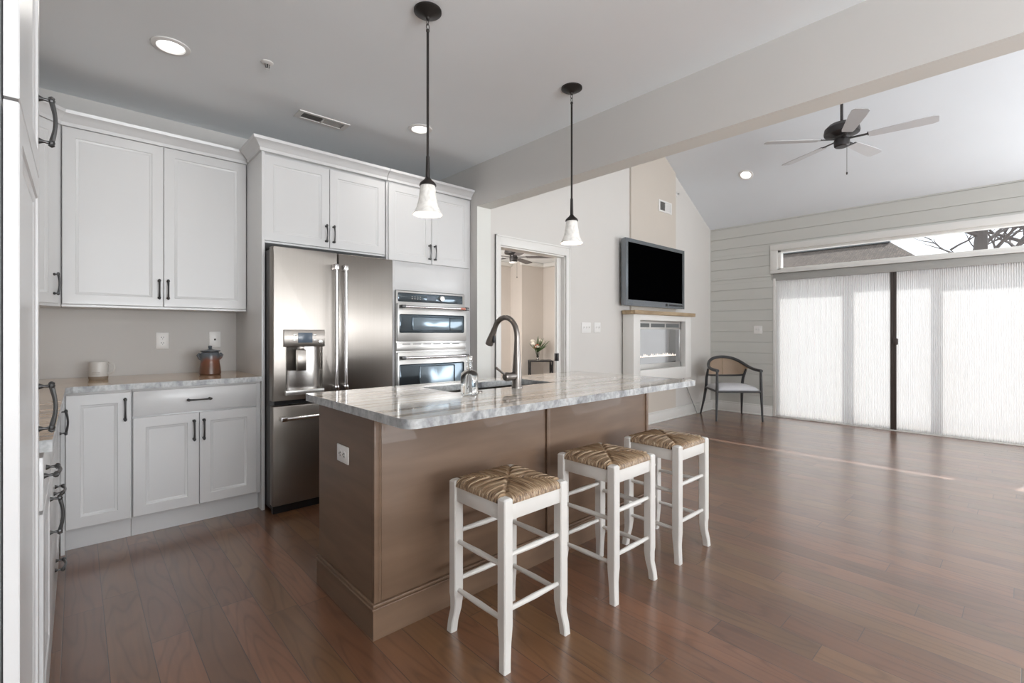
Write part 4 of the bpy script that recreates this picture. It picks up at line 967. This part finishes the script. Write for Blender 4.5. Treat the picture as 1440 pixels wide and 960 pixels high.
# ------------------------------------------------------------------ RECESSED LIGHTS
def recessed(loc, label, tilt=0, power=1.5):
    t = thing('recessed_light', label, 'recessed light', loc, 0, 'recessed ceiling lights')
    t.rotation_euler = (0, tilt, 0)
    B().lathe([(0.062, -0.001), (0.090, -0.001), (0.088, -0.006), (0.066, -0.010), (0.060, -0.003), (0.062, -0.001)], seg=36).obj('trim_ring', 'plate', t)
    B().lathe([(0, -0.0035), (0.061, -0.0035), (0.061, -0.001), (0, -0.001)], seg=32).obj('diffuser', 'led', t)
    if power:
        d = bpy.data.lights.new('recessed_lamp', 'AREA'); d.shape = 'DISK'; d.size = 0.12; d.energy = power; d.color = (1, 0.96, 0.9); d.spread = R(150)
        o = bpy.data.objects.new('recessed_lamp', d); C.objects.link(o)
        o.location = Vector(loc) + Matrix.Rotation(tilt, 3, 'Y') @ Vector((0, 0, -0.02)); o.rotation_euler = (0, tilt, 0)
    return t
recessed((0.372, 3.13, CZ), 'recessed ceiling light above the corner wall cabinets')
recessed((1.915, 3.12, CZ), 'recessed ceiling light in front of the oven cabinet')
recessed((6.574, 2.559, EZ + SL * (XR - 6.574)), 'recessed light on the sloped living room ceiling', math.atan(SL), 0)
recessed((5.4, 5.8, BC), 'recessed light on the bedroom ceiling', 0, 10)
area('bedroom_fill', (3.2, 5.6, 1.5), (0, R(-90), 0), 1.6, 1.6, 60, (1, 0.97, 0.94))  # fill lamp added inside the bedroom, no window there

# sprinkler heads, ceiling register
def sprinkler(loc, rot, label):
    t = thing('sprinkler_head', label, 'sprinkler', loc); t.rotation_euler = rot
    B().lathe([(0.0, 0.0), (0.032, 0.0), (0.030, -0.004), (0.016, -0.010), (0, -0.010)], seg=24).obj('escutcheon', 'plate', t)
    b = B(); b.tube([(0, 0, -0.008), (0, 0, -0.03)], 0.004, 8); b.tube([(-0.012, 0, -0.01), (-0.010, 0, -0.028), (0, 0, -0.036)], 0.0022, 6); b.tube([(0.012, 0, -0.01), (0.010, 0, -0.028), (0, 0, -0.036)], 0.0022, 6)
    b.obj('frame_arms', 'pewter', t); B().lathe([(0, -0.036), (0.014, -0.037), (0.014, -0.039), (0, -0.039)], seg=16).obj('deflector', 'steel_light', t)
sprinkler((0.802, 2.948, CZ), (0, 0, 0), 'small white fire sprinkler on the kitchen ceiling')
sprinkler((6.36, YF, 3.20), (R(-90), 0, 0), 'small sidewall fire sprinkler high beside the beige chase')
def register(loc, rot, label, w_, h_, n):
    t = thing('air_register', label, 'air vent', loc); t.rotation_euler = rot
    b = B(); b.prism([(-w_ / 2, -h_ / 2), (w_ / 2, -h_ / 2), (w_ / 2, h_ / 2), (-w_ / 2, h_ / 2)], -0.007, 0.0, holes=[[(-w_ / 2 + .035, -h_ / 2 + .022), (-.006, -h_ / 2 + .022), (-.006, h_ / 2 - .022), (-w_ / 2 + .035, h_ / 2 - .022)], [(.006, -h_ / 2 + .022), (w_ / 2 - .035, -h_ / 2 + .022), (w_ / 2 - .035, h_ / 2 - .022), (.006, h_ / 2 - .022)]])
    b.obj('frame', 'plate', t)
    B().box(-w_ / 2 + .034, w_ / 2 - .034, -h_ / 2 + .021, h_ / 2 - .021, -0.001, 0.0).obj('duct_opening', 'slot', t)
    for s in (-1, 1):
        b = B()
        for k in range(n):
            x = s * (0.010 + (w_ / 2 - 0.05) * (k + 0.5) / n)
            q = B(); q.box(-0.0035, 0.0035, -h_ / 2 + .022, h_ / 2 - .022, -0.0004, 0.0004); q.xform(Matrix.Translation((x, 0, -0.004)) @ Matrix.Rotation(s * R(42), 4, 'Y')); b.merge(q.bm)
        b.obj('louvre', 'plate', t)
register((1.315, 3.475, CZ), (0, 0, 0), 'white air register on the kitchen ceiling above the refrigerator', 0.36, 0.13, 12)
register((5.99, YF - 0.022, 2.945), (R(-90), 0, 0), 'white air register high on the beige chase above the television', 0.34, 0.16, 11)

# ------------------------------------------------------------------ TV
YC = YF - 0.022
t = thing('television', 'large flat television with grey bezel mounted above the fireplace', 'television', (5.625, 3.31, 1.543))
TW = 0.7225; TH = 0.824
b = B(); b.prism([(-TW, 0), (TW, 0), (TW, TH), (-TW, TH)], 0.0, 0.035, holes=[[(-TW + 0.05, 0.073), (TW - 0.052, 0.073), (TW - 0.052, TH - 0.045), (-TW + 0.05, TH - 0.045)]])
b.xform(Matrix(((1, 0, 0, 0), (0, 0, 1, 0), (0, 1, 0, 0), (0, 0, 0, 1)))); b.box(-TW + 0.004, TW - 0.004, 0.03, 0.072, 0.004, TH - 0.004, 0.006); fr = b.obj('bezel', 'tv_frame', t)
B().box(-TW + 0.045, TW - 0.047, 0.010, 0.029, 0.068, TH - 0.04).obj('screen', 'tv_screen', t)
B().box(-0.03 + 0.24, 0.24 + 0.03, -0.002, 0.002, 0.02, 0.055, 0.002).obj('sensor', 'black', fr)
B().box(0.30, TW - 0.06, -0.001, 0.002, 0.030, 0.050, 0.001).obj('speaker_strip', 'black', fr)
b = B()
for k in range(6): b.box(-TW + 0.02 + 0.028 * k, -TW + 0.036 + 0.028 * k, -0.001, 0.002, 0.032, 0.040, 0.001)
b.obj('button', 'slot_grey', fr)
B().box(-0.25, 0.25, 0.07, 0.096, 0.25, 0.6).obj('wall_mount', 'black', t)

# ------------------------------------------------------------------ FIREPLACE
t = thing('fireplace', 'white wall-hung electric fireplace under the television', 'fireplace', (0, 0, 0))
FX0, FX1, FY = 4.982, 6.427, 3.25; FZ0, FZ1 = 0.583, 1.436
OX0, OX1, OZ0, OZ1 = 5.125, 6.262, 0.742, 1.365
b = B(); b.box(FX0, OX0, FY, YC, FZ0, FZ1, 0.002); b.box(OX1, FX1, FY, YC, FZ0, FZ1, 0.002); b.box(OX0, OX1, FY, YC, FZ0, OZ0, 0.002); b.box(OX0, OX1, FY, YC, OZ1, FZ1, 0.002)
b.obj('surround', 'trim', t)
YI = FY + 0.075
b = B(); f_ = 0.05
for (xa, xb_, za, zb) in ((OX0, OX1, OZ1 - 0.11, OZ1), (OX0, OX1, OZ0, OZ0 + 0.065), (OX0, OX0 + f_, OZ0, OZ1), (OX1 - 0.02, OX1, OZ0, OZ1)): b.box(xa, xb_, YI - 0.01, YI + 0.01, za, zb, 0.002)
ins = b.obj('insert_frame', 'steel_light', t)
b = B()
for (xa, xb_) in ((OX0 + 0.09, OX0 + 0.31), (OX0 + 0.35, OX0 + 0.69), (OX0 + 0.73, OX0 + 1.07)): b.box(xa, xb_, YI - 0.013, YI - 0.008, OZ1 - 0.085, OZ1 - 0.035, 0.002)
b.obj('vent_slot', 'slot_grey', ins)
B().box(OX0 + f_, OX1 - 0.02, YI + 0.0, YI + 0.004, OZ0 + 0.065, OZ1 - 0.11).obj('glass_front', 'fire_glass', t)
b = B(); rnd = random.Random(4); bm = bmesh.new()
for k in range(26):
    x = OX0 + 0.09 + 0.9 * k / 25; h = rnd.uniform(0.012, 0.05); w_ = rnd.uniform(0.008, 0.016)
    vs = [bm.verts.new((x + a * w_, YI - 0.002 + c, OZ0 + 0.155 + z * h)) for a, c, z in ((-1, 0, 0), (0, -0.003, 0), (1, 0, 0), (0.2, -0.001, 1.0))]
    bm.faces.new((vs[0], vs[1], vs[3])); bm.faces.new((vs[1], vs[2], vs[3])); bm.faces.new((vs[0], vs[3], vs[2]))
b.merge(bm); fl = b.obj('flame', 'flame', t); fl['kind'] = 'stuff'
t = thing('mantel_shelf', 'rough light-brown wood mantel shelf on the fireplace', 'mantel', (5.73, YC, 1.437))
b = B(); b.box(-0.768, 0.768, -0.188, 0.0, 0.0, 0.048, 0.004); b.obj('board', 'mantel', t)
t = thing('shadow_cord', 'grey cord drawn for the faint shadow from the fireplace down to the floor', 'cord', (6.52, YC, 0))
B().tube([(-0.10, -0.03, 0.60), (0.05, -0.012, 0.43), (0.17, -0.020, 0.25), (0.27, -0.030, 0.10), (0.31, -0.045, 0.006)], 0.006, 8).obj('cable', 'cord_shadow_grey', t)  # pale grey strand stands in for a faint shadow line

# ------------------------------------------------------------------ CEILING FAN
def fan(loc, label, blade, metal, rod, Rb, a0, light, hz=0.0):
    t = thing('ceiling_fan', label, 'ceiling fan', loc)
    # local z=0 is the blade plane
    if rod: B().lathe([(0.0, rod), (0.065, rod), (0.06, rod - 0.05), (0.02, rod - 0.09), (0.0, rod - 0.09)], seg=24).obj('canopy', metal, t)
    B().tube([(0, 0, 0.10), (0, 0, rod - 0.02 if rod else 0.4)], 0.0125, 12).obj('downrod', metal, t)
    B().lathe([(0, 0.17), (0.03, 0.165), (0.10, 0.145), (0.135, 0.11), (0.142, 0.07), (0.138, 0.055), (0.10, 0.045), (0.06, 0.03), (0.05, 0.0), (0.0, 0.0)], seg=36).obj('motor_housing', metal, t)
    B().lathe([(0.0, 0.01), (0.058, 0.01), (0.064, -0.01), (0.060, -0.055), (0.05, -0.065), (0, -0.066)], seg=28).obj('switch_housing', metal, t)
    if light: B().lathe([(0.05, -0.066), (0.07, -0.075), (0.055, -0.09), (0, -0.095)], seg=24).obj('light_bowl', 'plate', t)
    for k in range(5):
        a = R(a0 + 72 * k); mt = Matrix.Rotation(a, 4, 'Z') @ Matrix.Rotation(R(-9), 4, 'X')
        b = B(); prof = [(0.20, 0.040), (0.24, 0.048), (Rb * 0.8, 0.062), (Rb * 0.95, 0.062), (Rb, 0.045)]
        poly = [(x, -w_) for x, w_ in prof] + [(x, w_) for x, w_ in prof[::-1]]
        b.prism(poly, -0.003, 0.003); b.xform(mt); bl = b.obj('blade', blade, t)
        b = B(); b.box(0.05, 0.21, -0.014, 0.014, 0.000, 0.008, 0.003); b.box(0.19, 0.27, -0.034, 0.034, 0.0035, 0.008, 0.002); b.xform(mt); b.obj('blade_iron', metal, bl)
    b = B(); b.tube([(0.045, -0.03, -0.05), (0.045, -0.03, -0.30)], 0.0016, 6); b.lathe([(0, 0), (0.006, -0.004), (0.007, -0.02), (0, -0.03)], (0.045, -0.03, -0.29), 10); b.obj('pull_chain', metal, t)
    return t
fan((5.205, 1.175, 2.985), 'dark bronze five-blade ceiling fan under the vaulted living room ceiling', 'fan_blade', 'fan_bronze', EZ + SL * (XR - 5.205) - 2.985 - 0.0, 0.67, -84, False)
fan((4.95, 5.37, 2.37), 'dark ceiling fan seen through the bedroom doorway', 'grey_blade', 'fan_bronze', BC - 2.37, 0.68, -48, True)

# ------------------------------------------------------------------ ARMCHAIR
t = thing('armchair', 'black curved-back armchair with cane back and light grey seat', 'chair', (6.865, 2.885, 0), R(-45.5))
def leg(pts, rs, nm='leg'): return B().tube(pts, rs, 10).obj(nm, 'chair_wood', t)
WX = 0.295
for s in (-1, 1):
    leg([(s * (WX + 0.012), -0.30, 0.0), (s * WX, -0.29, 0.40), (s * (WX - 0.004), -0.285, 0.685)], [0.011, 0.020, 0.016])
    leg([(s * 0.30, 0.345, 0.0), (s * 0.272, 0.27, 0.25), (s * 0.258, 0.235, 0.42), (s * 0.262, 0.20, 0.56), (s * 0.270, 0.12, 0.685)], [0.011, 0.018, 0.021, 0.020, 0.015])
for s in (-1, 1): B().tube([(s * WX, -0.29, 0.405), (s * 0.26, 0.235, 0.405)], 0.015, 8).obj('side_rail', 'chair_wood', t)
b = B(); b.box(-WX, WX, -0.305, -0.275, 0.390, 0.420, 0.004); b.obj('front_rail', 'chair_wood', t)
b = B(); b.box(-0.26, 0.26, 0.22, 0.25, 0.390, 0.420, 0.004); b.obj('rear_rail', 'chair_wood', t)
cr = [(-WX + 0.004, -0.305, 0.690), (-0.294, -0.15, 0.693), (-0.290, 0.0, 0.705), (-0.272, 0.11, 0.735), (-0.225, 0.215, 0.79), (-0.14, 0.285, 0.838), (0, 0.315, 0.858)]
cr = cr + [(-x, y, z) for x, y, z in cr[-2::-1]]
def smooth_path(p, it=2):
    p = [Vector(q) for q in p]
    for _ in range(it):
        q = [p[0]]
        for a, c in zip(p[:-1], p[1:]): q += [a * 0.75 + c * 0.25, a * 0.25 + c * 0.75]
        q.append(p[-1]); p = q
    return p
crs = smooth_path(cr, 2); B().tube(crs, 0.0215, 10).obj('arm_and_crest_rail', 'chair_wood', t)
lo = smooth_path([(-0.262, 0.16, 0.60), (-0.20, 0.235, 0.585), (-0.10, 0.275, 0.58), (0, 0.285, 0.578), (0.10, 0.275, 0.58), (0.20, 0.235, 0.585), (0.262, 0.16, 0.60)], 2)
B().tube(lo, 0.013, 8).obj('lower_back_rail', 'chair_wood', t)
def samp(path, s):
    n = len(path) - 1; f = s * n; k = min(int(f), n - 1); return path[k].lerp(path[k + 1], f - k)
mid = [q for q in crs if q.y > 0.06]
bm = bmesh.new(); nn = 24; rows = []
for j in range(7):
    rows.append([bm.verts.new(samp(mid, k / nn).lerp(samp(lo, k / nn), j / 6)) for k in range(nn + 1)])
for j in range(6):
    for k in range(nn): bm.faces.new((rows[j][k], rows[j][k + 1], rows[j + 1][k + 1], rows[j + 1][k]))
bmesh.ops.solidify(bm, geom=list(bm.faces), thickness=0.005)
b = B(); b.merge(bm); b.obj('cane_back', 'cane', t, ang=60)
b = B(); b.tube([samp(lo, 0.5), samp(mid, 0.5)], 0.005, 6); b.obj('back_spline', 'mantel', t)
bm = bmesh.new(); n = 20
def sz(u, v): return 0.425 + 0.068 * (max(0, (1 - abs(u) ** 3.5) * (1 - abs(v) ** 3.5))) ** 0.45
g = [[bm.verts.new(((0.280 - 0.02 * (v + 1) / 2) * u, -0.285 + 0.52 * (v + 1) / 2, sz(u, v))) for u in [-1 + 2 * i / n for i in range(n + 1)]] for v in [-1 + 2 * i / n for i in range(n + 1)]]
for j in range(n):
    for i in range(n): bm.faces.new((g[j][i], g[j][i + 1], g[j + 1][i + 1], g[j + 1][i]))
r = bmesh.ops.extrude_edge_only(bm, edges=[e for e in bm.edges if e.is_boundary])
for v in [q for q in r['geom'] if isinstance(q, bmesh.types.BMVert)]: v.co.z = 0.418
bmesh.ops.contextual_create(bm, geom=[e for e in bm.edges if e.is_boundary])
b = B(); b.merge(bm); b.obj('seat_cushion', 'cushion', t, ang=50)

# ------------------------------------------------------------------ BEDROOM END TABLE + FLOWERS
t = thing('end_table', 'black metal end table with X-shaped sides in the bedroom corner', 'side table', (7.02, 6.80, 0.002), R(-40))
B().box(-0.24, 0.24, -0.22, 0.22, 0.625, 0.65, 0.003).obj('table_top', 'black', t)
for sx in (-1, 1):
    for sy in (-1, 1): B().box(sx * 0.225 - 0.013, sx * 0.225 + 0.013, sy * 0.205 - 0.013, sy * 0.205 + 0.013, 0, 0.626).obj('leg', 'black', t)
    for z0, z1 in ((0.06, 0.34), (0.34, 0.62)):
        b = B(); b.tube([(sx * 0.225, -0.2, z0), (sx * 0.225, 0.2, z1)], 0.012, 6); b.tube([(sx * 0.225, 0.2, z0), (sx * 0.225, -0.2, z1)], 0.012, 6); b.obj('cross_brace', 'black', t)
b = B(); b.box(-0.225, 0.225, -0.205, 0.205, 0.32, 0.335, 0.002); b.obj('shelf', 'black', t)
t = thing('flower_vase', 'clear vase of white and coral flowers on the bedroom end table', 'vase', (6.97, 6.83, 0.652))
B().lathe([(0, 0.0), (0.035, 0.0), (0.030, 0.02), (0.028, 0.09), (0.045, 0.17), (0.048, 0.20), (0.044, 0.20), (0.026, 0.09), (0, 0.03)], seg=24).obj('vase', 'bottle_glass', t)
rnd = random.Random(11)
for k in range(14):
    a = rnd.uniform(0, 2 * PI); rr = rnd.uniform(0.02, 0.15); z = 0.24 + rnd.uniform(0, 0.15)
    cxy = Vector((rr * math.cos(a) - 0.03, rr * math.sin(a), z)); m_ = 'petal_r' if k in (3, 8, 11) else 'petal_w'
    b = B()
    for lyr, (rd, up, npet) in enumerate(((0.045, 0.010, 7), (0.032, 0.024, 6), (0.018, 0.034, 5))):
        for q in range(npet):
            an = 2 * PI * q / npet + lyr * 0.5; dx, dy = math.cos(an), math.sin(an)
            p0 = cxy; p1 = cxy + Vector((dx * rd * .6, dy * rd * .6, up)); p2 = cxy + Vector((dx * rd, dy * rd, up + 0.012))
            b.tube([p0, p1, p2], [0.004, 0.014, 0.006], 6)
    f = b.obj('flower', m_, t); B().tube([(0, 0, 0.05), (cxy.x * 0.4, cxy.y * 0.4, 0.18), tuple(cxy)], 0.003, 6).obj('stem', 'leaf', f)
b = B()
for k in range(46):
    a = rnd.uniform(0, 6.28); el = rnd.uniform(0.55, 1.45); ln = rnd.uniform(0.2, 0.36)
    d = Vector((math.cos(a) * math.cos(el), math.sin(a) * math.cos(el) - 0.2, math.sin(el))); p0 = Vector((0, 0, 0.16))
    b.tube([p0, p0 + d * ln * .55, p0 + d * ln], [0.003, 0.008, 0.001], 5)
f = b.obj('foliage', 'leaf', t); f['kind'] = 'stuff'
